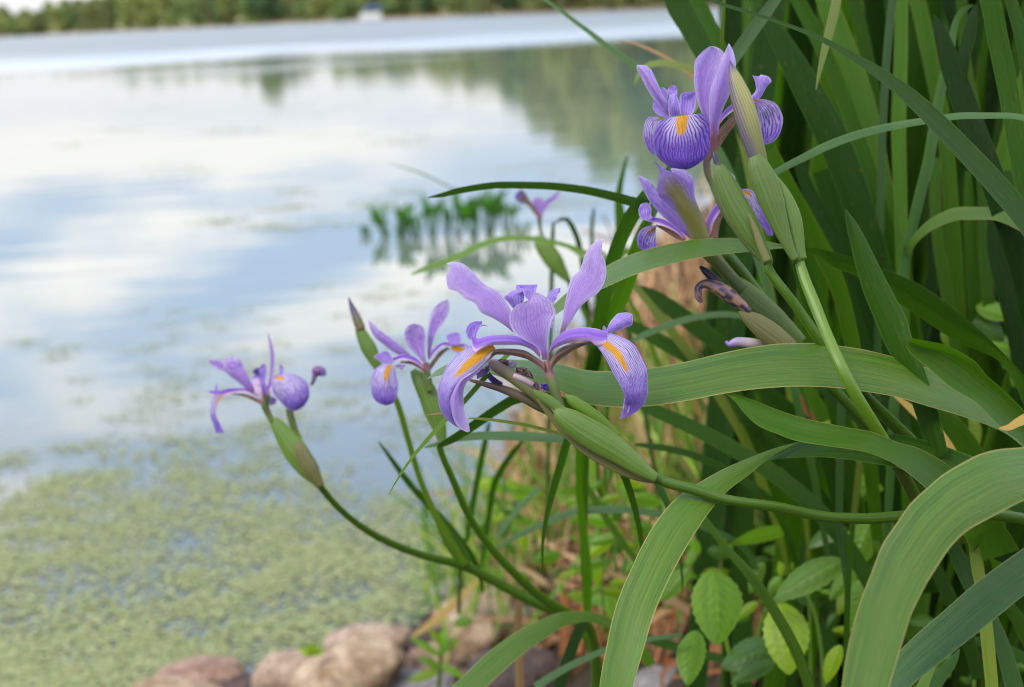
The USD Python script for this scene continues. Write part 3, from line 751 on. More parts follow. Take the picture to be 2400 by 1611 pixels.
def col_tube(u, v, seed):
    c = mixc(np.tile(pig((150, 96, 106)), (len(u), 1)), pig((96, 116, 52)), S(v, 0.12, 0.42))
    return mixc(c, pig((64, 72, 34)), 0.6 * S(v, 0.35, 0.6) * (1 - S(v, 0.7, 0.95)))
def col_bud(u, v, seed):
    u = 1 - u
    c = mixc(np.tile(pig((158, 156, 84)), (len(u), 1)), pig((104, 112, 34)), S(v, 0.3, 0.9))
    w = meshkit.noise(np.stack([u * 4, v * 5, 0 * u + seed], -1), seed) - 0.5
    l = np.abs(np.sin(np.pi * 8 * (u - 0.45 * v + 0.05 * w)))
    line = 1 - S(l, 0.15, 0.75)
    c = mixc(c, pig((96, 84, 62)), 0.4 * line)
    zone = np.clip(1.15 - S(u + 0.3 * w, 0.2, 0.68), 0, 1) * (1 - S(v, .8, 1.0) * .4)
    c = mixc(c, pig((74, 54, 110)), np.clip(zone * (0.5 + 0.6 * line), 0, 0.9))
    return mixc(c, pig((70, 52, 110)), 1 - S(v, 0.02, 0.14))
def col_outer(u, v, seed):
    c = mixc(np.tile(pig((140, 108, 200)), (len(u), 1)), pig((120, 120, 52)), np.clip((1 - S(np.abs(u - 0.5), 0.12, 0.46)) * (1 - S(v, 0.55, 0.9)) + (1 - S(v, 0.25, 0.5)), 0, 1))
    return mixc(c, pig((66, 48, 88)), 0.75 * veins(u, v, 12, seed, 0.5) * S(v, 0.25, 0.6) + 0.6 * S(v, 0.9, 1.0))
def col_wilt(u, v, seed):
    q = meshkit.fbm(np.stack([u * 6, v * 9, 0 * u + seed], -1), 3, seed)
    c = mixc(np.tile(pig((44, 34, 50)), (len(u), 1)), pig((150, 116, 96)), S(q, 0.4, 0.6))
    return mixc(c, pig((110, 90, 150)), 0.7 * S(meshkit.noise(np.stack([u * 9, v * 5, 0 * u], -1), seed + 2), 0.6, 0.8))
def solid(*stops):
    def f(u, v, seed):
        cs = np.array([pig(c) for c in stops])
        x = np.linspace(0, 1, len(cs))
        return np.stack([np.interp(v, x, cs[:, k]) for k in range(3)], 1)
    return f

_seed = [100]
def petal(name, parent, crop, A, B, d, colf, dA=0, dB=0, bulge=0, nu=26, nv=44, ruffle=0.0013, mat=None, label=None, **kw):
    _seed[0] += 1
    s = sheet(crop, A, B, d, dA, dB, bulge, nu, nv, ruffle, _seed[0])
    return put(name, (s[0], s[1]), mat or petal_mat, parent, col=colf(s[2], s[3], _seed[0], **kw), label=label)
def body(name, parent, crop, rows, d, colf=None, mat=None, ratio=0.5, label=None, na=16, nv=None):
    _seed[0] += 1
    s = tube(crop, rows, d, ratio, na, nv)
    if colf is not None:
        return put(name, (s[0], s[1]), solid_mat, parent, col=colf(s[2], s[3], _seed[0]), label=label)
    return put(name, (s[0], s[1]), MAT[mat], parent, uv=uvof(s), label=label)

def to_ground(rows, crop, off):
    return rows + [off]

# ------------------------------------------------------------------ iris 1: the sharp flower in the middle
d0 = 0.62
i1 = thing('iris', 'sharply focused blue flag iris at the centre, above a fat green spathe', 'iris flower')
fl = body('flower', i1, 'I', [(948, 990, 52), (955, 1040, 62), (975, 1110, 70), (1000, 1190, 66), (1035, 1300, 66), (1060, 1360, 50)], d0, col_tube, ratio=0.9)
fk = dict(nu=90, nv=110)
petal('standard_petal', fl, 'I', [(715, 795), (690, 770), (590, 705), (500, 660), (460, 600), (400, 570), (345, 525), (285, 500), (272, 420), (300, 370), (275, 338)],
      [(725, 795), (705, 740), (712, 680), (670, 580), (620, 520), (545, 485), (440, 380), (380, 335), (330, 325), (278, 335), (275, 337)], d0, col_standard, dA=[.002, 0, .004, .010], dB=[.002, .006, .012, .014], bulge=[0, -.003, -.004, -.001], nu=60, nv=80)
petal('standard_petal', fl, 'I', [(1030, 805), (1045, 740), (1060, 640), (1080, 540), (1110, 430), (1165, 380), (1200, 280), (1240, 215), (1325, 170)],
      [(1055, 805), (1110, 720), (1160, 640), (1220, 580), (1290, 530), (1330, 460), (1343, 400), (1335, 320), (1312, 270), (1325, 170)], d0, col_standard, dA=[.004, .010, .014, .016], dB=[.002, .003, .006, .014], bulge=[0, -.003, -.004, 0], nu=60, nv=80)
petal('standard_petal', fl, 'I', [(912, 980), (905, 930), (870, 890), (800, 850), (735, 800), (697, 735), (695, 690), (712, 650), (760, 605), (835, 575), (845, 533)],
      [(948, 980), (948, 900), (950, 850), (965, 780), (978, 715), (1004, 668), (985, 610), (960, 575), (930, 555), (885, 533), (847, 531)], d0 - .006, col_standard, dA=[.004, -.005, -.007, -.002], dB=[.004, -.005, -.007, -.002], bulge=[0, .001, .002, .001], nu=60, nv=80)
petal('style_crest', fl, 'I', [(730, 650), (690, 600), (660, 560), (690, 530), (740, 500), (738, 478)], [(760, 640), (790, 590), (800, 540), (840, 520), (870, 500), (882, 475)], d0 + .016, col_crest, bulge=[0, -.004, 0])
petal('style_crest', fl, 'I', [(840, 590), (800, 560), (785, 520), (738, 478)], [(880, 590), (870, 540), (880, 500), (882, 475)], d0 + .012, col_crest)
petal('style_crest', fl, 'I', [(965, 600), (945, 560), (960, 525), (1000, 505), (1036, 498)], [(985, 605), (1005, 580), (1020, 550), (1036, 520), (1036, 500)], d0 + .012, col_crest)
petal('style_crest', fl, 'I', [(965, 770), (960, 720), (985, 690), (1000, 670)], [(985, 765), (990, 730), (998, 700), (1000, 672)], d0 + .008, solid((150, 130, 190), (190, 180, 230)))
petal('style_arm', fl, 'I', [(905, 945), (870, 880), (790, 832), (680, 811), (560, 815), (480, 835), (448, 800)], [(895, 965), (835, 908), (740, 880), (600, 880), (520, 900), (470, 928), (442, 868)], d0 - .003, col_style, dA=[0, -.002, -.004], dB=[0, -.006, -.008], bulge=[-.002, -.004, -.001], nu=40, nv=60)
petal('style_crest', fl, 'I', [(455, 850), (420, 835), (402, 790), (425, 740), (470, 722), (512, 722)], [(470, 850), (480, 810), (495, 775), (510, 745), (514, 730), (513, 723)], d0 - .007, col_crest, bulge=[0, .003, 0])
petal('style_crest', fl, 'I', [(506, 757), (525, 752), (552, 758)], [(506, 750), (528, 745), (552, 757)], d0 - .005, solid((160, 140, 210), (170, 150, 215)), nu=4, nv=8)
petal('fall_haft', fl, 'I', [(930, 1000), (870, 960), (790, 915), (700, 905), (640, 905), (590, 912)], [(930, 1062), (880, 1015), (800, 972), (700, 950), (620, 945), (560, 965)], d0 - .001, col_haft, dA=[0, -.003, -.006], dB=[0, -.002, -.004], bulge=[-.003, -.003, -.002], nu=60, nv=90)
petal('fall', fl, 'I', [(560, 850), (500, 862), (440, 885), (380, 920), (310, 980), (250, 1080), (215, 1190), (225, 1290), (270, 1370), (330, 1420), (416, 1462)],
      [(605, 905), (570, 935), (520, 985), (430, 1065), (370, 1112), (325, 1180), (300, 1260), (312, 1340), (345, 1420), (380, 1445), (418, 1462)], d0 - .008, col_fall, dA=[.006, .002, -.002, .004], dB=[.003, -.006, -.010, -.004], bulge=[-.002, -.003, -.003, 0], sig=(0.68, 0.42, 0.46), n=19, **fk)
petal('fall', fl, 'I', [(590, 930), (520, 1000), (430, 1075), (370, 1112), (325, 1180), (300, 1260), (312, 1340), (345, 1420), (400, 1458), (418, 1464)],
      [(602, 945), (535, 1012), (465, 1085), (405, 1140), (388, 1200), (390, 1280), (410, 1370), (428, 1430), (430, 1455), (420, 1464)], d0 - .016, col_standard, dA=[.010, -.001, -.002, .002], dB=[.012, .006, .004, .004], bulge=[-.001, -.003, -.003, 0], label='folded under edge of the left fall', nu=50, nv=80)
petal('style_arm', fl, 'I', [(950, 945), (970, 890), (1010, 830), (1090, 775), (1180, 762), (1280, 772), (1345, 800)], [(955, 970), (985, 915), (1050, 880), (1150, 858), (1230, 856), (1280, 885), (1340, 862)], d0 - .003, col_style, dA=[0, -.002, -.004], dB=[0, -.006, -.008], bulge=[-.002, -.004, -.001], nu=40, nv=60)
petal('style_crest', fl, 'I', [(1345, 790), (1360, 745), (1390, 700), (1430, 668), (1480, 664), (1512, 672)], [(1375, 800), (1420, 785), (1470, 765), (1515, 745), (1521, 710), (1514, 673)], d0 - .006, col_crest, bulge=[0, -.003, 0])
petal('style_crest', fl, 'I', [(1330, 800), (1318, 765), (1325, 752)], [(1352, 800), (1345, 775), (1330, 752)], d0 - .009, col_crest, nu=10, nv=14)
petal('fall_haft', fl, 'I', [(962, 1000), (1000, 935), (1060, 890), (1130, 872), (1190, 862), (1250, 865)], [(970, 1065), (1010, 1000), (1080, 945), (1160, 900), (1220, 880), (1275, 890)], d0 - .001, col_haft, dA=[0, -.003, -.006], dB=[0, -.002, -.004], bulge=[-.003, -.003, -.002], nu=60, nv=90)
petal('fall', fl, 'I', [(1300, 830), (1345, 798), (1450, 830), (1530, 880), (1580, 970), (1615, 1060), (1622, 1180), (1602, 1260), (1540, 1330), (1440, 1376)],
      [(1270, 880), (1300, 915), (1340, 975), (1385, 1065), (1440, 1160), (1468, 1232), (1455, 1290), (1440, 1340), (1434, 1365), (1436, 1375)], d0 - .008, col_fall, dA=[.004, -.002, .002, .010], dB=[0, -.008, -.010, .002], bulge=[0, -.005, -.006, 0], sig=(0.58, 0.24, 0.50), n=19, **fk)
petal('fall', fl, 'I', [(1466, 1222), (1455, 1290), (1442, 1340), (1435, 1376)], [(1470, 1222), (1505, 1270), (1490, 1330), (1438, 1377)], d0 - .0185, col_standard, dA=[.002, .004, .008], dB=[.001, .004, .009], label='curled tip of the right fall', nu=20, nv=30)
body('spathe', i1, 'F', [(1003, 365, 30), (1040, 400, 120), (1110, 450, 185), (1200, 510, 215), (1350, 600, 228), (1500, 695, 195), (1640, 800, 145), (1740, 870, 95), (1800, 905, 72)], d0 - .004, mat='spathe', ratio=0.5)
body('spathe', i1, 'F', [(862, 285, 12), (940, 370, 55), (1060, 520, 62), (1250, 675, 95), (1500, 810, 115), (1700, 895, 84), (1800, 912, 72)], d0 + .001, mat='spathe_dry', ratio=0.5)
body('spathe', i1, 'F', [(838, 222, 14), (880, 250, 60), (960, 300, 82), (1050, 370, 70), (1120, 440, 30)], d0 - .003, mat='spathe', ratio=0.4)
body('spathe', i1, 'F', [(1085, 255, 16), (1150, 305, 90), (1250, 375, 100), (1380, 470, 80), (1500, 580, 40)], d0 + .001, mat='stem_light', ratio=0.5)
body('spathe', i1, 'I', [(428, 1113, 18), (520, 1140, 34), (640, 1172, 52), (760, 1220, 64), (860, 1275, 60), (945, 1335, 26)], d0 + .006, colf=solid((118, 92, 84), (110, 84, 72), (120, 100, 80), (84, 78, 50), (70, 80, 40)), ratio=0.6, label='withered brown purple bract under the flower')
body('spathe', i1, 'I', [(560, 990, 30), (610, 1025, 78), (690, 1075, 82), (780, 1140, 84), (870, 1220, 66), (945, 1325, 26)], d0 + .002, colf=solid((140, 118, 118), (112, 104, 66), (96, 102, 50), (78, 90, 42)), ratio=0.6, label='olive bract holding the withered flower')
wl = [([(600, 1000), (640, 975), (690, 985)], [(610, 1040), (660, 1040), (700, 1020)], (60, 40, 80)), ([(670, 1010), (710, 985), (748, 1000)], [(680, 1050), (720, 1045), (740, 1020)], (190, 185, 205)),
      ([(740, 1030), (790, 1030), (850, 1080)], [(735, 1060), (790, 1085), (860, 1110)], (40, 34, 52)), ([(560, 1060), (590, 1090), (650, 1130)], [(550, 1100), (590, 1140), (650, 1150)], (70, 52, 110)),
      ([(470, 1060), (510, 1040), (560, 1010)], [(480, 1110), (520, 1090), (565, 1050)], (120, 104, 160)), ([(820, 1140), (870, 1120), (900, 1160)], [(820, 1190), (870, 1190), (890, 1210)], (60, 40, 60)),
      ([(905, 1140), (940, 1140), (960, 1180)], [(905, 1170), (930, 1185), (955, 1190)], (80, 60, 170))]
for A_, B_, c_ in wl:
    petal('withered_petal', i1, 'I', A_, B_, d0 + .004, col_wilt if sum(c_) < 200 else solid(c_, tuple(int(q * .8) for q in c_)), nu=14, nv=18, ruffle=.006)
body('withered_tube', i1, 'I', [(720, 1085, 34), (780, 1110, 42), (855, 1150, 40)], d0 + .001, colf=solid((190, 170, 176), (150, 124, 134)), ratio=1)
body('stem', i1, 'F', [(1770, 895, 72), (1900, 945, 84), (2060, 985, 84), (2335, 1070, 78), (2735, 1130, 80), (3185, 1212, 82), (3435, 1220, 85), (3735, 1200, 88), (4200, 1170, 90), (4700, 1230, 92), (5300, 1500, 95), (5800, 2300, 100)], [d0, d0, .63, .64, .66, .68, .72, .8], mat='stem', ratio=1.0)

# ------------------------------------------------------------------ iris 2: the upright flower at the top
d2 = 0.67
i2 = thing('iris', 'topmost iris, its dark veined lower petal facing the camera', 'iris flower')
fl = body('flower', i2, 'J', [(645, 600, 54), (648, 680, 58), (640, 760, 50), (605, 840, 52), (610, 900, 48), (640, 990, 34), (690, 1120, 30), (800, 1300, 30), (960, 1480, 30)], d2 + .004, col_tube, ratio=0.9)
petal('standard_petal', fl, 'J', [(625, 640), (590, 560), (545, 440), (522, 300), (525, 200), (550, 145), (590, 105), (630, 80)], [(660, 640), (640, 520), (635, 420), (650, 340), (690, 230), (722, 140), (695, 100), (634, 80)], d2 + .004, col_standard, dA=[0, .004, .006], dB=[0, .004, .006], bulge=[0, .004, .004, 0], nu=60, nv=80, tint=.95)
petal('standard_petal', fl, 'J', [(640, 660), (622, 540), (620, 470), (628, 385), (670, 270), (712, 145), (735, 95), (750, 62)], [(685, 660), (690, 580), (715, 490), (750, 410), (780, 310), (797, 200), (785, 130), (752, 62)], d2 - .003, col_standard, dA=[0, -.002, 0], dB=[0, .003, .006], bulge=[0, -.005, -.005, 0], nu=60, nv=80, tint=.95)
petal('standard_petal', fl, 'J', [(350, 535), (310, 490), (250, 415), (205, 345), (175, 285), (146, 215), (147, 205)], [(362, 530), (356, 465), (318, 400), (278, 310), (240, 235), (200, 205), (150, 203)], d2 - .004, col_standard, dA=[0, .002, .004], dB=[0, -.002, .004], bulge=[0, -.004, -.003], tint=.95)
petal('style_crest', fl, 'J', [(345, 430), (310, 400), (300, 370), (315, 350)], [(352, 425), (348, 390), (335, 360), (316, 350)], d2 + .003, col_crest)
petal('style_crest', fl, 'J', [(350, 545), (285, 528), (252, 480), (258, 430)], [(360, 525), (335, 495), (295, 445), (262, 430)], d2 + .002, col_crest)
petal('style_crest', fl, 'J', [(362, 545), (352, 480), (360, 410), (385, 388)], [(440, 525), (432, 480), (420, 430), (400, 395)], d2 - .006, col_crest, bulge=[0, -.004, 0])
petal('style_crest', fl, 'J', [(430, 525), (428, 470), (430, 405), (470, 382), (530, 380)], [(505, 532), (525, 500), (535, 450), (536, 410), (533, 381)], d2 - .002, col_crest, bulge=[0, .003, 0])
petal('style_crest', fl, 'J', [(360, 405), (346, 380), (365, 345), (380, 338)], [(412, 400), (412, 370), (405, 345), (390, 338)], d2, col_crest)
petal('fall', fl, 'J', [(300, 545), (235, 542), (196, 590), (188, 660), (212, 740), (262, 797)], [(330, 560), (300, 585), (275, 650), (268, 720), (264, 797)], d2 + .004, col_fall, n=8, sig=(0.5, 0.3, 0.12), dark=.85)
petal('fall', fl, 'J', [(405, 545), (335, 550), (278, 615), (260, 700), (275, 790), (330, 852), (400, 882), (470, 889)], [(510, 540), (570, 523), (606, 562), (629, 640), (626, 740), (604, 800), (555, 850), (480, 889)], d2 - .008, col_fall, dA=[0, .004, .006, .002], dB=[0, .004, .006, .002], bulge=[0, -.008, -.010, 0], n=20, sig=(0.47, 0.24, 0.42), deep=.92, fan=.47, **fk)
petal('style_arm', fl, 'J', [(680, 600), (700, 540), (740, 485), (790, 455), (850, 430), (905, 420)], [(682, 610), (715, 560), (760, 520), (800, 490), (860, 460), (930, 445)], d2 + .006, col_style)
petal('fall_haft', fl, 'J', [(655, 735), (670, 660), (720, 590), (790, 520), (860, 470)], [(670, 770), (705, 720), (760, 640), (810, 570), (880, 500)], d2 + .005, col_haft, nu=30, nv=50)
petal('style_crest', fl, 'J', [(895, 410), (930, 355), (922, 310), (906, 272), (935, 285), (958, 268)], [(928, 442), (962, 412), (1000, 345), (1030, 308), (1010, 280), (962, 268)], d2 + .006, col_crest, bulge=[0, -.003, 0])
petal('fall', fl, 'J', [(905, 440), (960, 427), (1040, 445), (1085, 490), (1107, 560), (1090, 640), (1050, 700), (986, 726)], [(920, 452), (940, 500), (945, 560), (955, 620), (965, 660), (975, 695), (980, 715), (985, 726)], d2 + .004, col_fall, n=9, sig=(0.15, 0.3, 0.12), dark=.9, dB=[0, .010, .008, 0], bulge=[0, .004, .004, 0])
body('spathe', i2, 'J', [(668, 848, 24), (690, 890, 90), (720, 960, 128), (775, 1080, 160), (845, 1205, 165), (910, 1320, 140), (970, 1420, 92), (1010, 1500, 72)], d2 - .018, mat='spathe', ratio=0.45)
body('spathe', i2, 'J', [(880, 1180, 10), (930, 1300, 40), (965, 1400, 50), (1005, 1490, 50)], d2 - .022, mat='spathe_dry', ratio=0.5)
body('spathe', i2, 'J', [(650, 770, 6), (660, 805, 34), (680, 850, 44), (700, 900, 30)], d2 - .018, colf=solid((40, 34, 66), (50, 44, 70), (120, 100, 80)), ratio=0.6, label='dark purple tip poking out of the spathe')
body('stem', i2, 'B', [(345, 690, 66), (325, 740, 80), (360, 810, 76), (460, 940, 76), (560, 1070, 78), (740, 1330, 86), (1100, 1768, 88), (1300, 1968, 98), (1500, 2168, 108), (1900, 2600, 110), (2400, 3300, 120)], [d2 - .016, .66, .68, .72, .76, .82], mat='stem', ratio=1.0)

# ------------------------------------------------------------------ iris 3: flower seen from behind
d3 = 0.705
i3 = thing('iris', 'iris seen from behind just below the topmost one, with olive veined outer petal', 'iris flower')
fl = body('flower', i3, 'J', [(545, 1290, 100), (580, 1370, 118), (630, 1440, 110), (690, 1510, 90), (760, 1590, 84), (850, 1680, 86)], d3 + .004, solid((110, 112, 50), (96, 106, 44), (84, 100, 40), (74, 96, 40)), ratio=0.8)
petal('standard_petal', fl, 'J', [(600, 1320), (560, 1180), (470, 1050), (400, 940), (370, 890)], [(632, 1330), (575, 1180), (525, 1080), (523, 970), (480, 905), (430, 885), (372, 882)], d3 + .008, col_standard, tint=.85)
petal('standard_petal', fl, 'J', [(505, 1350), (400, 1268), (300, 1180), (220, 1080), (170, 980), (152, 932)], [(520, 1340), (440, 1190), (350, 1110), (275, 1020), (235, 965), (154, 929)], d3 + .004, col_standard, bulge=[0, -.004, -.002], tint=.88)
petal('fall', fl, 'J', [(500, 1345), (430, 1200), (350, 1120), (287, 1050), (282, 980), (296, 920), (262, 840)], [(628, 1335), (575, 1190), (530, 1080), (500, 990), (440, 935), (340, 890), (264, 838)], d3 - .004, col_outer, bulge=[-.006, -.008, -.006, 0], nu=60, nv=80)
petal('style_arm', fl, 'J', [(470, 1335), (400, 1265), (320, 1215), (240, 1195), (200, 1150)], [(450, 1345), (380, 1285), (290, 1248), (210, 1225), (160, 1185)], d3, col_style)
petal('style_crest', fl, 'J', [(215, 1225), (165, 1195), (158, 1160), (175, 1118), (205, 1108)], [(250, 1210), (240, 1180), (245, 1160), (235, 1130), (212, 1108)], d3 - .004, col_crest)
petal('fall_haft', fl, 'J', [(470, 1345), (400, 1300), (330, 1265), (270, 1250)], [(450, 1365), (400, 1340), (330, 1295), (275, 1262)], d3 + .002, col_haft, nu=20, nv=40)
petal('fall', fl, 'J', [(300, 1255), (235, 1258), (180, 1280), (148, 1340), (155, 1390), (190, 1420)], [(275, 1262), (272, 1300), (276, 1350), (280, 1385), (270, 1410), (200, 1421)], d3 - .003, col_fall, n=8, sig=(0.45, 0.22, 0.45), bulge=[0, .005, .005, 0], dark=.85)
petal('style_arm', fl, 'J', [(600, 1235), (640, 1150), (690, 1095), (760, 1060), (830, 1030)], [(625, 1330), (650, 1240), (710, 1160), (770, 1110), (840, 1060)], d3 + .004, col_style)
petal('fall_haft', fl, 'J', [(625, 1335), (650, 1250), (690, 1170), (760, 1100)], [(680, 1335), (690, 1260), (715, 1190), (780, 1120)], d3 + .003, col_haft, nu=20, nv=40)
petal('fall', fl, 'J', [(810, 1030), (870, 1016), (915, 1035), (935, 1090), (990, 1200), (1035, 1290), (1042, 1318)], [(815, 1045), (845, 1105), (880, 1185), (930, 1215), (975, 1270), (1005, 1318), (1036, 1326)], d3 + .006, col_fall, n=8, sig=(0.3, 0.25, 0.3), dark=.8)
petal('style_crest', fl, 'J', [(775, 985), (740, 945), (735, 908)], [(797, 990), (790, 940), (750, 905)], d3 + .004, col_crest)
body('bud', i3, 'Q2', [(856, 1216, 10), (885, 1240, 34), (925, 1275, 40), (965, 1310, 26)], d3 - .01, colf=solid((28, 24, 44), (44, 36, 60), (50, 40, 50)), ratio=0.9, label='blackish shrivelled bud')
body('withered_bloom', i3, 'Q2', [(868, 1378, 18), (850, 1350, 34), (848, 1318, 34), (880, 1295, 42), (930, 1310, 58), (985, 1345, 70), (1040, 1385, 52), (1085, 1425, 26)], d3 - .012, colf=col_wilt, ratio=0.8, label='brown curled withered bloom')
body('spathe', i3, 'B', [(60, 830, 60), (120, 930, 180), (230, 1040, 215), (350, 1140, 205), (470, 1240, 160), (600, 1350, 100)], d3 + .02, mat='spathe', ratio=0.5)
body('spathe', i3, 'B', [(104, 1104, 14), (150, 1130, 80), (240, 1190, 150), (340, 1265, 178), (450, 1350, 165), (560, 1430, 100)], d3 - .012, mat='spathe_dry', ratio=0.45)
body('bud', i3, 'C', [(5, 165, 20), (30, 190, 44), (100, 172, 72), (190, 180, 78), (290, 192, 60), (380, 210, 40)], d3 - .006, colf=solid((130, 100, 190), (170, 150, 190), (190, 176, 176), (140, 134, 110), (110, 120, 70)), ratio=0.9, label='small pale lilac bud above the broad leaf')
body('stem', i3, 'B', [(0, 640, 90), (120, 780, 90), (300, 1020, 90), (500, 1290, 90), (740, 1600, 80), (1060, 1930, 80), (1400, 2300, 90), (1900, 2900, 100)], [d3 + .02, .74, .78, .82, .86], mat='stem', ratio=1.0)

# ------------------------------------------------------------------ iris 4: closed bud on its own stalk
d4 = 0.655
i4 = thing('iris', 'closed olive iris bud with purple veins, rising from a split green spathe', 'iris bud')
body('bud', i4, 'J', [(755, 172, 6), (772, 230, 50), (800, 320, 104), (838, 440, 142), (872, 560, 152), (905, 690, 140), (940, 810, 122), (970, 900, 90)], d4, colf=col_bud, ratio=0.8, na=180, nv=110)
body('spathe', i4, 'J', [(915, 800, 70), (945, 870, 142), (985, 970, 172), (1025, 1080, 166), (1070, 1210, 130), (1120, 1340, 90), (1165, 1440, 60), (1190, 1480, 50)], d4 - .006, mat='spathe', ratio=0.5)
body('spathe', i4, 'J', [(1016, 880, 8), (1060, 950, 40), (1120, 1070, 92), (1172, 1210, 112), (1200, 1340, 92), (1215, 1440, 82), (1222, 1480, 84)], d4 - .002, mat='spathe', ratio=0.5)
body('stem', i4, 'B', [(565, 660, 84), (580, 720, 78), (620, 850, 88), (700, 1050, 94), (780, 1250, 90), (900, 1518, 94), (1000, 1718, 98), (1100, 1888, 98), (1220, 2080, 96), (1400, 2400, 100), (1700, 3000, 110)], [d4, d4 - .012, .63, .64, .70, .78], mat='stem_light', ratio=1.0)
body('node', i4, 'B', [(555, 640, 84), (570, 690, 96), (575, 730, 82)], d4 - .001, mat='stem', ratio=1.0, nv=12)

# ------------------------------------------------------------------ iris 5: blurred flower just left of the sharp one
d5 = 0.83
i5 = thing('iris', 'softly blurred iris just left of the sharp central flower, over a long green spathe', 'iris flower')
fl = body('flower', i5, 'L', [(858, 700, 56), (868, 800, 74), (880, 890, 82), (900, 980, 60)], d5, col_tube, ratio=0.9)
petal('standard_petal', fl, 'L', [(690, 665), (560, 610), (440, 520), (350, 440), (315, 360), (300, 287)], [(730, 650), (620, 540), (520, 460), (420, 390), (340, 315), (302, 285)], d5, col_standard, bulge=[0, -.003, 0])
petal('standard_petal', fl, 'L', [(835, 700), (740, 600), (670, 520), (650, 430), (680, 350), (735, 327)], [(862, 700), (850, 560), (856, 430), (825, 350), (745, 325)], d5 - .006, col_standard, bulge=[0, .004, 0])
petal('standard_petal', fl, 'L', [(875, 640), (878, 430), (900, 250), (960, 150), (1068, 92)], [(900, 630), (960, 420), (1060, 270), (1090, 170), (1072, 90)], d5, col_standard)
petal('style_arm', fl, 'L', [(835, 730), (740, 645), (640, 620), (560, 645), (460, 695)], [(825, 760), (730, 695), (640, 672), (560, 692), (470, 720)], d5 - .008, col_style)
petal('style_crest', fl, 'L', [(480, 725), (400, 680), (360, 645), (415, 612)], [(545, 710), (530, 645), (475, 592), (425, 608)], d5 - .012, col_crest)
petal('fall_haft', fl, 'L', [(845, 760), (770, 705), (690, 685), (610, 690)], [(845, 815), (770, 745), (690, 715), (610, 708)], d5 - .004, col_haft, nu=16, nv=30)
petal('fall', fl, 'L', [(470, 715), (380, 755), (325, 880), (330, 980), (370, 1070), (465, 1115)], [(560, 730), (572, 820), (592, 930), (572, 1040), (530, 1100), (475, 1115)], d5 - .014, col_fall, n=12, sig=(0.55, 0.25, 0.42), bulge=[0, -.006, -.006, 0], nu=50, nv=60)
petal('fall', fl, 'L', [(560, 735), (590, 760), (625, 770)], [(600, 715), (640, 720), (665, 735)], d5 + .002, col_standard, nu=10, nv=14)
petal('style_arm', fl, 'L', [(875, 650), (950, 552), (1040, 505), (1115, 530)], [(890, 680), (960, 598), (1040, 542), (1115, 552)], d5 - .002, col_style)
petal('fall_haft', fl, 'L', [(870, 760), (930, 670), (1000, 590), (1070, 552)], [(890, 800), (955, 705), (1020, 625), (1090, 570)], d5, col_haft, nu=16, nv=30)
petal('style_crest', fl, 'L', [(1110, 535), (1055, 465), (1070, 425), (1135, 410)], [(1190, 525), (1202, 465), (1185, 422), (1145, 410)], d5 - .002, col_crest)
petal('fall', fl, 'L', [(1095, 560), (1150, 518), (1240, 520), (1310, 600), (1340, 690)], [(1120, 590), (1170, 620), (1220, 650), (1270, 700), (1330, 700)], d5, col_fall, n=8, sig=(0.5, 0.5, 0.55))
body('spathe', i5, 'L', [(730, 770, 60), (800, 870, 150), (870, 990, 190), (925, 1140, 195), (980, 1300, 150), (1008, 1420, 100), (1015, 1500, 62)], d5 + .004, mat='spathe', ratio=0.5)
body('stem', i5, 'F', [(95, 640, 52), (120, 720, 50), (210, 930, 54), (330, 1200, 58), (520, 1470, 62), (700, 1660, 68), (900, 1840, 70), (1120, 1970, 74), (1260, 2060, 76), (1320, 2300, 80), (1330, 2600, 80)], [d5, .86, .9, .96, 1.02], mat='stem', ratio=1.0)

# ------------------------------------------------------------------ iris 6: the far left flower and the bud that shares its stalk
d6 = 0.92
i6 = thing('iris', 'blurred iris at the far left on a long curved stem, spread petals over the water', 'iris flower')
fl = body('flower', i6, 'K', [(655, 560, 50), (640, 660, 78), (632, 740, 74), (655, 810, 62), (700, 890, 56)], d6, col_tube, ratio=0.9)
petal('standard_petal', fl, 'K', [(330, 480), (240, 432), (170, 400), (112, 345)], [(340, 400), (265, 352), (190, 325), (114, 338)], d6 + .01, col_standard)
petal('standard_petal', fl, 'K', [(505, 640), (390, 540), (300, 470), (250, 390), (264, 312)], [(540, 610), (485, 480), (440, 390), (400, 322), (330, 300), (268, 308)], d6 - .004, col_standard, bulge=[0, -.004, 0])
petal('standard_petal', fl, 'K', [(655, 560), (675, 420), (682, 300), (664, 170), (652, 82)], [(690, 560), (712, 420), (718, 290), (694, 170), (662, 82)], d6 - .004, col_standard)
petal('style_crest', fl, 'K', [(600, 700), (545, 600), (515, 500), (560, 420), (618, 362)], [(650, 580), (640, 500), (650, 420), (640, 380), (622, 361)], d6 - .002, col_crest)
petal('style_arm', fl, 'K', [(610, 720), (560, 640), (520, 560), (520, 500)], [(620, 690), (600, 620), (590, 560), (570, 500)], d6 - .006, solid((170, 120, 140), (230, 200, 230), (220, 190, 232)))
petal('style_crest', fl, 'K', [(545, 460), (520, 440), (560, 400)], [(570, 480), (580, 440), (575, 405)], d6 - .005, solid((60, 44, 110), (84, 64, 150)), nu=8, nv=10)
petal('style_crest', fl, 'K', [(765, 460), (762, 400), (768, 362)], [(803, 468), (800, 410), (776, 362)], d6 - .004, col_crest)
petal('style_arm', fl, 'K', [(640, 640), (660, 560), (700, 500), (770, 450)], [(670, 660), (690, 580), (730, 520), (790, 470)], d6 - .006, col_style)
petal('fall', fl, 'K', [(690, 520), (700, 620), (760, 700), (830, 770), (895, 800)], [(745, 472), (850, 452), (960, 488), (1032, 560), (1042, 640), (1000, 740), (905, 800)], d6 - .012, col_fall, n=13, sig=(0.62, 0.26, 0.22), bulge=[0, -.006, -.008, 0], nu=50, nv=60)
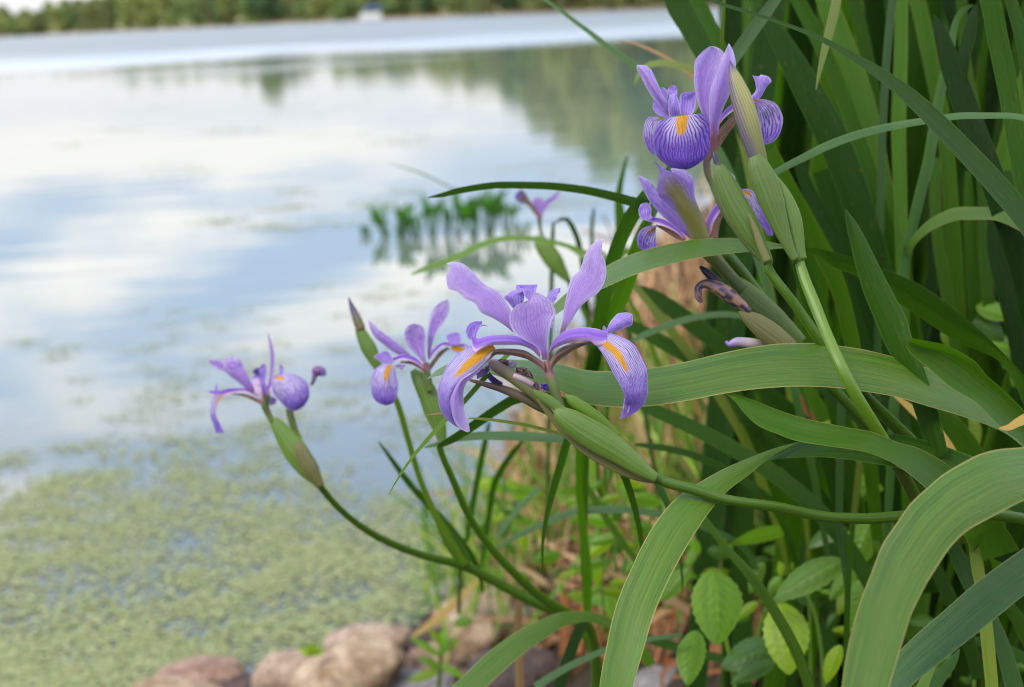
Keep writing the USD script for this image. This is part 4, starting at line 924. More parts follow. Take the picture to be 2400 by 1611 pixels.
petal('style_arm', fl, 'K', [(570, 650), (440, 590), (320, 588), (220, 610), (115, 612)], [(570, 675), (430, 622), (320, 640), (230, 660), (120, 640)], d6 - .004, col_style)
petal('style_crest', fl, 'K', [(165, 640), (168, 590), (180, 548)], [(205, 640), (198, 590), (184, 548)], d6 - .004, col_crest)
petal('fall_haft', fl, 'K', [(605, 700), (520, 665), (430, 640), (330, 636)], [(600, 745), (510, 700), (420, 660), (330, 648)], d6 - .002, col_haft, nu=16, nv=30)
petal('fall', fl, 'K', [(180, 650), (130, 730), (130, 850), (160, 930), (182, 1002)], [(260, 652), (205, 720), (182, 830), (220, 920), (262, 1000)], d6 - .006, col_fall, n=6, sig=(0.75, 0.3, 0.3))
petal('fall', fl, 'K', [(690, 660), (665, 710), (670, 745)], [(740, 690), (735, 720), (690, 748)], d6 + .006, col_standard, nu=10, nv=14)
body('withered_bloom', i6, 'K', [(1052, 560, 26), (1075, 520, 40), (1090, 470, 56), (1110, 430, 96), (1140, 430, 90), (1165, 480, 50)], d6 + .006, colf=solid((96, 84, 84), (110, 90, 130), (110, 60, 120), (130, 110, 180)), ratio=0.9, label='small shrivelled purple bloom')
body('pedicel', i6, 'K', [(850, 770, 56), (870, 860, 66), (905, 960, 58), (960, 1060, 40)], d6 + .004, colf=solid((70, 84, 34), (84, 100, 36), (110, 130, 44)), ratio=1)
body('spathe', i6, 'K', [(700, 870, 70), (760, 950, 140), (830, 1050, 190), (920, 1180, 225), (1010, 1310, 195), (1095, 1425, 115), (1150, 1500, 66)], d6, mat='spathe', ratio=0.5)
body('spathe', i6, 'K', [(925, 1080, 36), (970, 1180, 130), (1040, 1310, 158), (1105, 1415, 104), (1150, 1490, 60)], d6 - .012, mat='spathe_dry', ratio=0.5)
body('stem', i6, 'Q3', [(1440, 640, 30), (1550, 770, 30), (1700, 880, 33), (1900, 965, 36), (2100, 1018, 40), (2190, 1060, 44), (2340, 1140, 48), (2450, 1195, 50), (2540, 1230, 50), (2640, 1300, 50), (2700, 1450, 52), (2720, 1700, 54)], [d6, .96, 1.0, 1.02, 1.05], mat='stem', ratio=1.0)
body('bud', i6, 'L', [(110, 68, 6), (135, 140, 42), (165, 215, 70), (200, 300, 92), (230, 380, 96)], .93, colf=solid((60, 48, 92), (72, 56, 104), (96, 84, 96), (104, 100, 62), (110, 90, 70)), ratio=0.8, label='pointed purple tipped bud')
body('spathe', i6, 'L', [(212, 365, 84), (250, 450, 122), (305, 560, 150), (360, 670, 120), (410, 780, 70), (450, 850, 50)], .93, mat='spathe', ratio=0.5)
body('branch', i6, 'Q3', [(1715, 120, 26), (1760, 200, 27), (1800, 280, 28), (1850, 450, 28), (1905, 630, 28), (1975, 790, 30), (2060, 940, 34), (2110, 1020, 34)], [.93, .96, .99], mat='stem_light', ratio=1.0)
s = blade('Q3', [(1968, 770, 10), (2010, 850, 50), (2060, 930, 72), (2100, 990, 62), (2120, 1020, 30)], .99, slope=.4)
put('bract', (s[0], s[1]), MAT['mid'], i6, uv=uvof(s))

# ------------------------------------------------------------------ iris 7: small far flower
d7 = 1.2
i7 = thing('iris', 'small faint iris far behind the arching dark leaf, above a blurred green spathe', 'iris flower')
fl = body('flower', i7, 'G', [(878, 400, 40), (880, 450, 36), (888, 520, 26), (908, 590, 26)], d7, col_tube, ratio=1)
petal('fall', fl, 'G', [(870, 440), (800, 345), (720, 312), (686, 285), (735, 218)], [(885, 430), (850, 360), (800, 290), (770, 240), (742, 216)], d7, col_outer)
petal('standard_petal', fl, 'G', [(865, 430), (820, 335), (840, 285), (860, 270)], [(892, 430), (925, 320), (890, 280), (864, 270)], d7 + .004, col_standard)
petal('standard_petal', fl, 'G', [(885, 440), (905, 330), (990, 255), (1035, 222)], [(900, 440), (960, 335), (1030, 275), (1042, 224)], d7 - .004, col_standard)
petal('fall_haft', fl, 'G', [(870, 440), (800, 350), (750, 260), (745, 220)], [(885, 440), (830, 340), (780, 270), (752, 220)], d7 - .006, col_haft, nu=8, nv=20)
body('spathe', i7, 'G', [(850, 580, 24), (885, 620, 110), (930, 680, 140), (985, 760, 145), (1050, 850, 100), (1110, 930, 40)], d7, mat='spathe', ratio=0.5)
body('stem', i7, 'G', [(1105, 920, 40), (1180, 1060, 42), (1260, 1240, 44), (1330, 1500, 46), (1400, 1900, 50), (1430, 2500, 50)], d7 + .02, mat='stem', ratio=1)

# ------------------------------------------------------------------ iris leaves: traced blades, grouped by the plant they rise from
def leaf(plant, crop, rows, d, mat, label=None, name='leaf', carry=True, **kw):
    (x0, y0), (x1, y1) = src(crop, rows)[-2:]
    wl = rows[-1][2] / CROPS[crop][2]
    if carry and 450 < y1 < 1330 and x1 < 2450 and wl > 9 and y1 > y0 + 8:     # carry the blade down to its root
        k = (1390 - y1)
        x2 = x1 + np.clip((x1 - x0) / (y1 - y0), -.5, .5) * k * 0.6
        cx0, cy0, cs = CROPS[crop]
        rows = list(rows) + [((x2 - cx0) * cs, (1390 - cy0) * cs, rows[-1][2] * (0.55 if x1 > 1750 else 0.22))]
        dl = list(np.atleast_1d(d))
        d = dl + [dl[-1] + 0.05 + 0.00012 * k]
    s = blade(crop, rows, d, **kw)
    return put(name, (s[0], s[1]), MAT[mat], plant, uv=uvof(s), label=label)
def leaf2(plant, crop, A, B, d, mat, label=None, **kw):
    kw = {'nu': 11, 'nv': 60, **kw}
    s = sheet(crop, A, B, d, **kw)
    return put('leaf', (s[0], s[1]), MAT[mat], plant, uv=uvof(s), label=label)

pA = thing('iris_plant', 'iris plant whose broad pale leaf sweeps across the middle behind the sharp flower', 'iris plant')
leaf2(pA, 'F', [(-0, 130), (150, 20), (420, -30), (760, -20), (1020, 8), (1150, 40), (1300, 65), (1450, 70), (1740, 45), (2000, 0), (2335, -80), (2600, -130), (2800, -150), (3035, -153), (3215, -133), (3435, -98), (3635, -48), (3865, 22), (4200, 180), (4600, 480), (5000, 900), (5300, 1500)],
      [(0, 132), (170, 90), (420, 80), (700, 150), (860, 170), (1050, 225), (1200, 310), (1350, 340), (1550, 352), (1700, 345), (2000, 305), (2335, 242), (2635, 202), (2935, 187), (3185, 197), (3385, 222), (3635, 262), (3935, 347), (4235, 437), (4535, 560), (4850, 900), (5150, 1600)],
      [.66, .655, .65, .65, .66, .70, .76], 'pale', dA=.012, dB=-.012, bulge=-.003, nv=110, nu=15, label='broad pale green leaf arching across the middle')
leaf2(pA, 'C', [(0, 573), (100, 590), (200, 620), (400, 700), (600, 765), (850, 820), (1000, 850), (1130, 870), (1230, 905), (1330, 950), (1500, 1000), (1640, 1070), (1780, 1165), (1960, 1330), (2300, 1800)],
      [(2, 577), (60, 625), (150, 730), (260, 830), (400, 890), (570, 950), (750, 980), (900, 1000), (1080, 1030), (1250, 1090), (1380, 1165), (1480, 1240), (1560, 1310), (1700, 1460), (1980, 1900)],
      [.62, .62, .625, .64, .70], 'mid', dA=[.004, .012, .014], dB=[-.002, -.006, -.008], bulge=.003, label='pointed leaf lying below the broad one')
leaf2(pA, 'C', [(1462, 145), (1550, 160), (1700, 190), (1850, 260), (1970, 340), (2030, 420), (2120, 500), (2230, 600), (2335, 710), (2600, 1050), (2900, 1700)],
      [(1415, 205), (1430, 240), (1500, 310), (1600, 390), (1750, 520), (1860, 590), (1950, 640), (2050, 740), (2150, 840), (2335, 990), (2600, 1700)],
      [.60, .605, .61, .63, .70], 'mid', dA=[.0, .010, .012], dB=[.0, -.004, -.006], bulge=.006, label='blunt hooded leaf with a white rim at the right')
leaf(pA, 'C', [(2140, 848, 12), (2200, 845, 44), (2290, 800, 70), (2400, 760, 90), (2700, 800, 100), (3000, 1300, 110)], [.595, .6, .66], 'yellow', label='leaf with orange dry tip at the right edge')
leaf2(pA, 'B', [(935, 300), (945, 420), (975, 560), (1030, 790), (1090, 980), (1170, 1170), (1230, 1320), (1290, 1440), (1450, 1800), (1600, 2300)],
      [(937, 299), (1000, 370), (1080, 500), (1170, 680), (1260, 860), (1350, 1030), (1420, 1170), (1460, 1310), (1560, 1560), (1740, 2200)],
      [.672, .668, .664, .664], 'dark', dA=[0, .004, .006], dB=[0, -.004, -.006], bulge=-.003, label='upright sword shaped leaf tip')
pB = thing('iris_plant', 'iris plant with long leaf arching from behind the sharp flower over to the right edge', 'iris plant')
leaf2(pB, 'G', [(940, 1200), (990, 1125), (1080, 1035), (1230, 930), (1390, 822), (1600, 722), (1900, 640), (2100, 605), (2335, 594), (2600, 612), (2800, 652), (2960, 700)],
      [(950, 1225), (1000, 1200), (1100, 1135), (1240, 1050), (1390, 985), (1600, 892), (1900, 800), (2100, 752), (2335, 720), (2600, 694), (2800, 676), (2958, 702)],
      [.70, .69, .685, .69, .70], 'pale', dA=[.006, .010, .008, .002], dB=[-.006, -.010, -.008, -.002], nv=80, nu=11)
leaf2(pB, 'G', [(2700, 650), (2945, 667), (3055, 678), (3335, 748), (3555, 828), (3835, 948), (4035, 1078), (4235, 1238), (4485, 1468), (4900, 2000), (5100, 2800)],
      [(2700, 654), (2950, 690), (3055, 730), (3200, 830), (3355, 890), (3685, 1100), (3835, 1200), (4135, 1398), (4485, 1568), (4700, 2000), (4900, 2800)],
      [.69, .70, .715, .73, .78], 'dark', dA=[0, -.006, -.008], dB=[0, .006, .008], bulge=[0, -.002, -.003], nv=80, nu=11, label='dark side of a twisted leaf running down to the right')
pC = thing('iris_plant', 'iris plant with wide leaves drooping over the bottom right corner, nearest the camera', 'iris plant')
leaf2(pC, 'D', [(3000, -400), (2700, -360), (2335, -309), (2150, -294), (1990, -254), (1850, -184), (1700, -94), (1590, 0), (1450, 130), (1330, 300), (1230, 450), (1140, 680), (1060, 880), (1000, 1080), (950, 1300), (910, 1568), (880, 1900)],
      [(3000, 20), (2700, 60), (2500, 70), (2335, 110), (2200, 175), (2060, 250), (1900, 340), (1780, 450), (1660, 620), (1540, 820), (1450, 1010), (1390, 1200), (1335, 1380), (1280, 1568), (1230, 1760), (1180, 2000)],
      [.60, .545, .52, .50, .48], 'pale', dA=.010, dB=-.010, bulge=-.004, nv=90, nu=15, label='widest pale leaf curving down at the right')
leaf2(pC, 'D', [(3000, 0), (2335, 478), (2160, 600), (1960, 750), (1720, 960), (1500, 1150), (1340, 1310), (1200, 1480), (1100, 1700)],
      [(3000, 400), (2335, 850), (2100, 1040), (1850, 1240), (1650, 1400), (1440, 1568), (1300, 1700), (1200, 1850), (1110, 1950)],
      [.62, .58, .56, .55], 'blue', dA=.010, dB=-.008, bulge=.002, nu=13, label='blue green leaf crossing the bottom right corner')
s1 = sheet('E', [(2910, -350), (2735, -305), (2535, -230), (2335, -145), (2080, 0), (1950, 90), (1850, 200), (1700, 430), (1600, 640), (1520, 820), (1450, 1040), (1400, 1280), (1370, 1430), (1350, 1568), (1335, 1800)],
           [(2910, -345), (2785, -285), (2655, -205), (2535, -105), (2335, 50), (2240, 160), (2100, 360), (1960, 600), (1860, 800), (1760, 1050), (1700, 1260), (1650, 1430), (1615, 1568), (1590, 1680), (1570, 1800)],
           [.665, .635, .60, .58, .57], dA=[0, .006, .008], dB=[0, -.006, -.008], bulge=[0, -.003, -.003], nu=15, nv=90)
s2 = sheet('C', [(575, 955), (700, 940), (850, 930), (1000, 905), (1340, 893), (1480, 920), (1700, 985), (1980, 1085), (2500, 1300), (2900, 1900)], [(320, 1100), (500, 1080), (700, 1072), (900, 1085), (1100, 1115), (1380, 1165), (1600, 1230), (1900, 1350), (2400, 1600), (2700, 2100)],
           [.668, .66, .66, .68, .74], dA=.006, dB=-.006, nu=9, nv=50)
pL = thing('iris_plant', 'iris plant with a strap leaf folded over and hanging down at bottom centre', 'iris plant')
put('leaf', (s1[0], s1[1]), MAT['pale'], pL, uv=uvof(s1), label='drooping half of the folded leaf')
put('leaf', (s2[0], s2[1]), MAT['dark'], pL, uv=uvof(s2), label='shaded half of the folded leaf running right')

pD = thing('iris_plant', 'dark leaf arching left from behind the upper flowers over the water', 'iris plant')
leaf(pD, 'G', [(10, 278, 6), (120, 258, 34), (250, 225, 48), (600, 180, 54), (900, 185, 58), (1200, 215, 64), (1500, 280, 72), (1650, 320, 80), (1740, 330, 70)], [.80, .79, .78], 'dark', slope=-.5)
leaf(pD, 'G', [(1760, 200, 60), (1700, 290, 110), (1600, 430, 118), (1500, 640, 112), (1430, 870, 108), (1370, 1150, 110), (1330, 1400, 112), (1260, 1900, 100), (1225, 2400, 86), (1225, 2900, 60), (1245, 3500, 40)], [.78, .80, .86, .95, 1.04], 'dark')
leaf(pD, 'G', [(1730, 440, 50), (1690, 540, 86), (1630, 740, 124), (1550, 980, 130), (1450, 1210, 124), (1330, 1470, 112), (1260, 1700, 104), (1205, 2200, 84), (1192, 2540, 60), (1210, 2740, 62), (1235, 2990, 68), (1260, 3260, 72), (1255, 3530, 60), (1240, 3740, 50)], [.80, .82, .88, .95, 1.0], 'mid')

def plant(label, leaves, cat='iris plant', name='iris_plant'):
    t = thing(name, label, cat)
    for L in leaves:
        crop, rows, d, mat = L[:4]
        kw = L[4] if len(L) > 4 else {}
        if crop in 'AB' and len(rows) > 5 and mat != 'pale' and rows[0][1] < 60 and max(q[2] for q in rows) > 95:
            kw = {'wk': .8, 'cup': -.10, **kw}
        leaf(t, crop, rows, d, mat, **kw)
    return t
plant('tall sword leaves behind the tall iris at the top, crossing in an X', [
    ('Q2', [(735, -80, 110), (750, 0, 112), (820, 130, 104), (890, 260, 96), (980, 430, 90), (1120, 700, 90), (1250, 1000, 90), (1400, 1500, 90)], [.86, .86, .92], 'dark', dict(slope=.8)),
    ('Q2', [(800, -60, 70), (840, 0, 74), (895, 110, 74), (950, 230, 70), (1060, 450, 70), (1250, 900, 80), (1400, 1400, 80)], [.92, .92, 1.0], 'dark'),
    ('A', [(470, -120, 90), (390, 0, 100), (250, 190, 122), (120, 370, 126), (20, 520, 120), (-150, 820, 114), (-350, 1180, 108), (-530, 1560, 100), (-620, 1780, 90)], [.74, .77, .80], 'blue', dict(slope=.7, carry=False)),
    ('Q2', [(968, -60, 14), (964, 60, 18), (957, 215, 20), (985, 420, 20), (1080, 700, 20), (1250, 1050, 18), (1400, 1500, 16)], [.76, .8, .9], 'stem_light'),
    ('Q2', [(40, -60, 8), (150, 0, 14), (300, 108, 20), (450, 220, 26), (570, 305, 30), (760, 470, 34), (950, 700, 36), (1100, 1100, 40)], [.92, .9, .88], 'blue'),
    ('Q2', [(560, 385, 6), (575, 345, 16), (610, 302, 26), (680, 288, 30), (780, 305, 30), (880, 350, 30), (1000, 500, 30), (1100, 900, 30)], [.95, .95, 1.0], 'shoot'),
    ('Q2', [(490, 182, 3), (560, 200, 10), (680, 250, 16), (800, 330, 18), (900, 450, 20)], [1.0, 1.0], 'straw'),
])
plant('tall leaf clump with a long diagonal blade crossing the upper right', [
    ('A', [(-120, 0, 36), (0, 42, 36), (200, 102, 34), (400, 168, 34), (650, 260, 46), (900, 385, 66), (1100, 505, 96), (1300, 640, 132), (1500, 805, 168), (1700, 1000, 196), (1900, 1205, 210), (2100, 1420, 220), (2335, 1700, 226), (2700, 2250, 230), (3000, 3000, 230)], [.68, .66, .64, .63, .66], 'dark', dict(slope=1.0, cup=-.12)),
    ('A', [(360, 1370, 44), (470, 1305, 52), (600, 1240, 58), (800, 1140, 64), (1050, 1050, 62), (1300, 990, 58), (1600, 940, 52), (1900, 905, 50), (2200, 905, 46), (2400, 940, 44), (2900, 1300, 44)], [.72, .70, .68, .67], 'blue', dict(slope=.6)),
    ('B', [(1350, 810, 22), (1400, 680, 40), (1500, 520, 62), (1650, 400, 86), (1850, 335, 100), (2060, 335, 98), (2300, 420, 90), (2700, 800, 90)], [.82, .78, .76, .76], 'pale', dict(slope=.9)),
    ('A', [(708, 705, 6), (735, 570, 32), (765, 440, 50), (800, 300, 68), (850, 100, 76), (870, 0, 76), (890, -200, 76)], [.72, .74], 'shoot'),
    ('A', [(1633, 112, 8), (1680, 250, 108), (1760, 500, 168), (1830, 700, 190), (1900, 900, 200), (2050, 1300, 204), (2150, 1568, 206), (2350, 2200, 206), (2500, 3000, 200)], [.76, .76, .78, .82], 'deep', dict(slope=.5)),
    ('A', [(1958, 40, 24), (1930, 160, 84), (1895, 330, 108), (1868, 480, 84), (1885, 660, 12)], [.75, .75], 'deep', dict(slope=-.7)),
    ('A', [(1940, 40, 16), (1870, 70, 60), (1800, 180, 62), (1760, 400, 78), (1690, 680, 94), (1640, 950, 104), (1590, 1250, 108), (1510, 1568, 106), (1400, 2100, 100), (1350, 2700, 100)], [.80, .80, .84], 'blue', dict(slope=.9)),
    ('A', [(2030, -150, 196), (2070, 0, 200), (2150, 400, 204), (2230, 800, 200), (2290, 1200, 190), (2370, 1600, 190), (2480, 2400, 190)], [.73, .73, .78], 'dark', dict(slope=-.4)),
    ('A', [(2210, -100, 90), (2250, 60, 100), (2330, 350, 110), (2400, 800, 120), (2450, 1500, 120)], [.72, .74], 'dark', dict(slope=.6)),
])
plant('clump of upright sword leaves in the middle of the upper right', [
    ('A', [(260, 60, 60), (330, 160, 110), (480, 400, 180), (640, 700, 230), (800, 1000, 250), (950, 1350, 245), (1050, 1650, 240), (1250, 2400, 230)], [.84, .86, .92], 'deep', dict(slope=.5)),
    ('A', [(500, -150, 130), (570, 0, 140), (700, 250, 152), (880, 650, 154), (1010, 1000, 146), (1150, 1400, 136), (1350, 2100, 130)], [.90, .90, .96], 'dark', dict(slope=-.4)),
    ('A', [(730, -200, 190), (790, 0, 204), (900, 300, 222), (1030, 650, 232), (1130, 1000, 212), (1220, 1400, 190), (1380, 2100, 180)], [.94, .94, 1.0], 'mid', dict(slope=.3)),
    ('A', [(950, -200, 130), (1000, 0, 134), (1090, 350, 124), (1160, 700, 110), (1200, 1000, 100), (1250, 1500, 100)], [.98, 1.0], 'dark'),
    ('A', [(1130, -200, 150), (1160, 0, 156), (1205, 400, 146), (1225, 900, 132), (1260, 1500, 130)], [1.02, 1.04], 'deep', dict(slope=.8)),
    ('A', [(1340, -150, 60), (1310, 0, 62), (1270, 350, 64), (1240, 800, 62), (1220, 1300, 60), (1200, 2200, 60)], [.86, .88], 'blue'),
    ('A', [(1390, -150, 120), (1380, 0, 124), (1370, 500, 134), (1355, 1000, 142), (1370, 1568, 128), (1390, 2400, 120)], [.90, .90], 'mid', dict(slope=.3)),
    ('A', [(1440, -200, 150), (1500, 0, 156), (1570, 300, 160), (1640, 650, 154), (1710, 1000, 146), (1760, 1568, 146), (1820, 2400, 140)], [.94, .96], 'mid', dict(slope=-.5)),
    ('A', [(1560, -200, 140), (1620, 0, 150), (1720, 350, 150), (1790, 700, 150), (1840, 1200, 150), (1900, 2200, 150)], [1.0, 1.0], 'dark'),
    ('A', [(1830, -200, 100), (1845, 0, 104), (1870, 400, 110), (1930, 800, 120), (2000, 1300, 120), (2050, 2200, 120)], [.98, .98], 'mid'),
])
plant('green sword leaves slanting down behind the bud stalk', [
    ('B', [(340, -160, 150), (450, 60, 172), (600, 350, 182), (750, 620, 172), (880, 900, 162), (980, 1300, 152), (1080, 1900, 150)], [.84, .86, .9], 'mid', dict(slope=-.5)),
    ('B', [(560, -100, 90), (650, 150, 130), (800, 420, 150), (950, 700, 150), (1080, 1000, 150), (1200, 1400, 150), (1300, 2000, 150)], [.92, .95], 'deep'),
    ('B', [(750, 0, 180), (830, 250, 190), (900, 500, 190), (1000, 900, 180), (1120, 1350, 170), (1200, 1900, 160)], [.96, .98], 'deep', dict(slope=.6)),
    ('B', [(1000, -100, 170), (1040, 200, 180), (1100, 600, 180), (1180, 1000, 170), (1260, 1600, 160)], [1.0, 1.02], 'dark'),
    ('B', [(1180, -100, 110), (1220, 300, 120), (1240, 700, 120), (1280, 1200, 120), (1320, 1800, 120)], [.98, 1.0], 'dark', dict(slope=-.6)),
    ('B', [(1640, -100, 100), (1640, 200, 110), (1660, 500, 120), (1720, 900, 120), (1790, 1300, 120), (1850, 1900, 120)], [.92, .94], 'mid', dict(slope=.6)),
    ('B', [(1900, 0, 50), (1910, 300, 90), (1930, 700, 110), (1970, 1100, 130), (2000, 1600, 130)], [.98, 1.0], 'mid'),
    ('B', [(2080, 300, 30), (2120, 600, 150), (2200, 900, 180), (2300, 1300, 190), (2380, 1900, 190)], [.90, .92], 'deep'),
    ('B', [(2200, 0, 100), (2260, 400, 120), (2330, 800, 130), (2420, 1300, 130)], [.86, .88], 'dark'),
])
plant('slanting leaves fanning out behind the bent flower stem', [
    ('F', [(1620, 300, 30), (1750, 360, 96), (2000, 470, 112), (2335, 640, 120), (2700, 860, 130), (3100, 1200, 130), (3500, 1800, 120)], [.84, .86, .9], 'dark', dict(slope=.7)),
    ('F', [(1630, 640, 20), (1800, 660, 50), (2000, 700, 56), (2200, 770, 60), (2400, 880, 60), (2700, 1100, 60)], [.9, .92], 'dark', dict(slope=.6)),
    ('G', [(1400, 1180, 30), (1500, 1230, 70), (1700, 1330, 100), (1900, 1440, 110), (2100, 1560, 110), (2335, 1720, 120)], [.98, .98], 'dark'),
    ('G', [(1640, 980, 40), (1760, 1040, 100), (1950, 1170, 130), (2150, 1320, 140), (2335, 1460, 140), (2600, 1700, 140)], [1.0, 1.0], 'dark', dict(slope=.6)),
    ('G', [(1600, 930, 30), (1680, 1030, 54), (1800, 1180, 64), (1950, 1370, 70), (2100, 1560, 74), (2300, 1850, 76), (2500, 2200, 76)], [.96, .98], 'shoot'),
    ('G', [(1600, 1400, 26), (1750, 1330, 50), (1950, 1255, 52), (2150, 1205, 50), (2335, 1190, 46), (2500, 1220, 40)], [.94, .94], 'blue', dict(slope=.7)),
    ('C', [(-100, 500, 40), (100, 700, 110), (300, 900, 130), (500, 1120, 130), (700, 1350, 120), (900, 1650, 120)], [.98, 1.0], 'dark', dict(slope=.5)),
    ('C', [(300, 540, 70), (450, 660, 110), (600, 800, 120), (760, 1000, 120), (860, 1300, 120), (950, 1700, 110)], [.96, .98], 'dark', dict(slope=-.4)),
    ('C', [(480, 500, 40), (560, 600, 60), (640, 720, 60), (720, 860, 48), (760, 1000, 30)], [1.02, 1.02], 'rust', dict(label='rust brown dead leaf')),
    ('C', [(600, 520, 120), (700, 680, 150), (800, 850, 150), (900, 1050, 140), (1000, 1400, 130)], [1.04, 1.04], 'mid'),
    ('C', [(900, 500, 60), (905, 800, 62), (895, 1200, 60), (890, 1568, 56), (920, 1870, 40), (935, 2100, 10)], [.86, .88], 'blue', dict(slope=.2)),
    ('C', [(1060, 1050, 60), (1040, 1250, 56), (1010, 1500, 50), (990, 1700, 46), (970, 2000, 44)], [.92, .94], 'shoot'),
    ('C', [(740, 530, 60), (880, 640, 74), (1000, 740, 78), (1120, 850, 80), (1300, 1040, 80)], [.88, .9], 'deep', dict(slope=.6)),
    ('C', [(1320, 590, 20), (1450, 690, 60), (1560, 780, 90), (1680, 920, 100), (1780, 1080, 100), (1850, 1300, 100)], [.80, .80], 'yellow', dict(slope=.5, label='leaf with brown dry margin')),
    ('C', [(1480, 640, 60), (1620, 740, 170), (1780, 880, 220), (1900, 1050, 230), (2000, 1300, 220)], [.83, .84], 'mid', dict(slope=-.4)),
    ('C', [(1050, 200, 60), (1180, 420, 120), (1300, 640, 140), (1400, 900, 130), (1500, 1200, 130)], [.92, .92], 'deep'),
])
plant('leaves and stalks hanging in the bottom right corner behind the wide leaves', [
    ('D', [(1700, 330, 60), (1780, 470, 110), (1900, 720, 132), (2020, 950, 130), (2140, 1180, 120), (2260, 1568, 140), (2330, 1900, 140)], [.72, .74], 'blue', dict(slope=.6)),
    ('D', [(1915, 300, 14), (1935, 430, 70), (1975, 650, 96), (2020, 900, 92), (2050, 1200, 104), (2085, 1568, 100), (2110, 1900, 100)], [.68, .69], 'shoot', dict(label='leaf with a yellow dry stripe')),
    ('D', [(1500, 420, 40), (1640, 640, 96), (1770, 900, 112), (1880, 1150, 110), (1980, 1500, 110)], [.80, .82], 'dark', dict(slope=.6)),
    ('D', [(1800, 300, 40), (1950, 400, 120), (2150, 500, 160), (2400, 620, 180), (2700, 900, 180)], [.76, .76], 'deep'),
    ('D', [(1830, 1270, 10), (1780, 1360, 70), (1700, 1460, 100), (1620, 1568, 120), (1540, 1750, 120)], [.62, .62], 'blue', dict(slope=-.5)),
    ('D', [(1640, 1400, 20), (1590, 1470, 60), (1540, 1568, 90), (1500, 1700, 100)], [.60, .60], 'pale'),
    ('D', [(2000, 110, 50), (2150, 165, 66), (2335, 215, 72), (2600, 320, 76), (2900, 600, 80)], [.70, .68], 'blue', dict(slope=.9)),
    ('E', [(2000, 40, 30), (2170, 250, 50), (2335, 470, 56), (2535, 700, 80), (2735, 1000, 86), (2895, 1300, 90), (2995, 1568, 90), (3080, 1900, 90)], [.78, .80, .82], 'stem', dict(slope=.3)),
    ('D', [(1000, 290, 30), (975, 500, 44), (955, 900, 48), (945, 1300, 46), (940, 1568, 44), (940, 1900, 44)], [.80, .82], 'dark', dict(slope=.4)),
    ('D', [(2150, 850, 50), (2250, 980, 100), (2350, 1150, 120), (2450, 1400, 120)], [.78, .8], 'mid'),
    ('D', [(1880, 1180, 30), (2050, 1230, 80), (2250, 1300, 90), (2450, 1420, 90)], [.86, .88], 'dark'),
    ('D', [(1300, 1050, 26), (1420, 1250, 60), (1500, 1450, 70), (1560, 1700, 70)], [.84, .86], 'dark'),
])
plant('low clump with a light green leaf curving over the dark boulder at bottom centre', [
    ('E', [(200, 1680, 180), (330, 1568, 186), (500, 1405, 190), (700, 1240, 172), (900, 1115, 146), (1080, 1035, 112), (1240, 1015, 84), (1430, 1070, 76), (1600, 1180, 80), (1750, 1400, 90)], [.80, .82, .86, .9], 'pale', dict(slope=.8, label='light green leaf curving down to the bottom edge')),
    ('E', [(1260, 1000, 60), (1200, 1100, 84), (1130, 1280, 92), (1060, 1480, 94), (1010, 1650, 96)], [.92, .92], 'deep'),
    ('E', [(520, 490, 14), (650, 420, 34), (800, 340, 46), (1000, 250, 52), (1200, 188, 56), (1500, 178, 62), (1850, 222, 56), (2200, 330, 50), (2500, 500, 50)], [.98, .96, .96], 'blue', dict(slope=.9)),
    ('E', [(850, 1568, 60), (1050, 1440, 56), (1250, 1340, 50), (1450, 1260, 44), (1700, 1200, 40), (2000, 1160, 36)], [.90, .90], 'blue', dict(slope=.8)),
    ('E', [(1560, 1060, 20), (1720, 1180, 70), (1900, 1240, 76), (2100, 1300, 76), (2300, 1340, 70)], [.98, .98], 'dark'),
    ('E', [(1190, -100, 40), (1290, 60, 50), (1400, 240, 56), (1520, 420, 56), (1650, 600, 50), (1750, 800, 40)], [1.04, 1.06], 'stem'),
    ('E', [(720, 880, 50), (715, 1050, 64), (720, 1250, 66), (728, 1568, 64), (735, 1800, 60)], [1.05, 1.05], 'straw', dict(label='tan dead stalk')),
    ('F', [(1125, 540, 40), (1105, 600, 62), (1055, 770, 64), (990, 1000, 54), (930, 1250, 36), (905, 1460, 22), (915, 1690, 6)], [.76, .78], 'dark', dict(slope=.6)),
    ('F', [(-20, 665, 8), (80, 640, 36), (250, 590, 56), (450, 572, 68), (700, 575, 74), (950, 588, 70), (1180, 610, 60), (1400, 660, 56), (1700, 800, 56)], [.80, .78, .77], 'blue', dict(slope=.6)),
    ('F', [(90, 655, 30), (200, 600, 60), (400, 470, 72), (560, 360, 74), (700, 285, 78), (850, 260, 76), (1050, 300, 70), (1300, 450, 70)], [.76, .75, .74], 'dark', dict(slope=-.6)),
    ('F', [(325, 436, 8), (450, 442, 22), (600, 460, 26), (760, 486, 27), (920, 524, 26), (1110, 580, 22), (1300, 680, 20)], [.66, .68], 'shoot'),
])
plant('very thin pale grass blade slanting below the left fall of the sharp iris', [
    ('I', [(-110, 1880, 4), (-60, 1790, 12), (40, 1640, 20), (150, 1510, 28), (260, 1390, 30), (400, 1250, 34), (545, 1085, 36), (700, 930, 30)], [.68, .67, .665], 'pale', dict(slope=.3)),
    ('L', [(825, 1212, 6), (920, 1202, 10), (1030, 1193, 12), (1150, 1200, 12)], [.70, .70], 'straw'),
], cat='grass', name='grass_tuft')
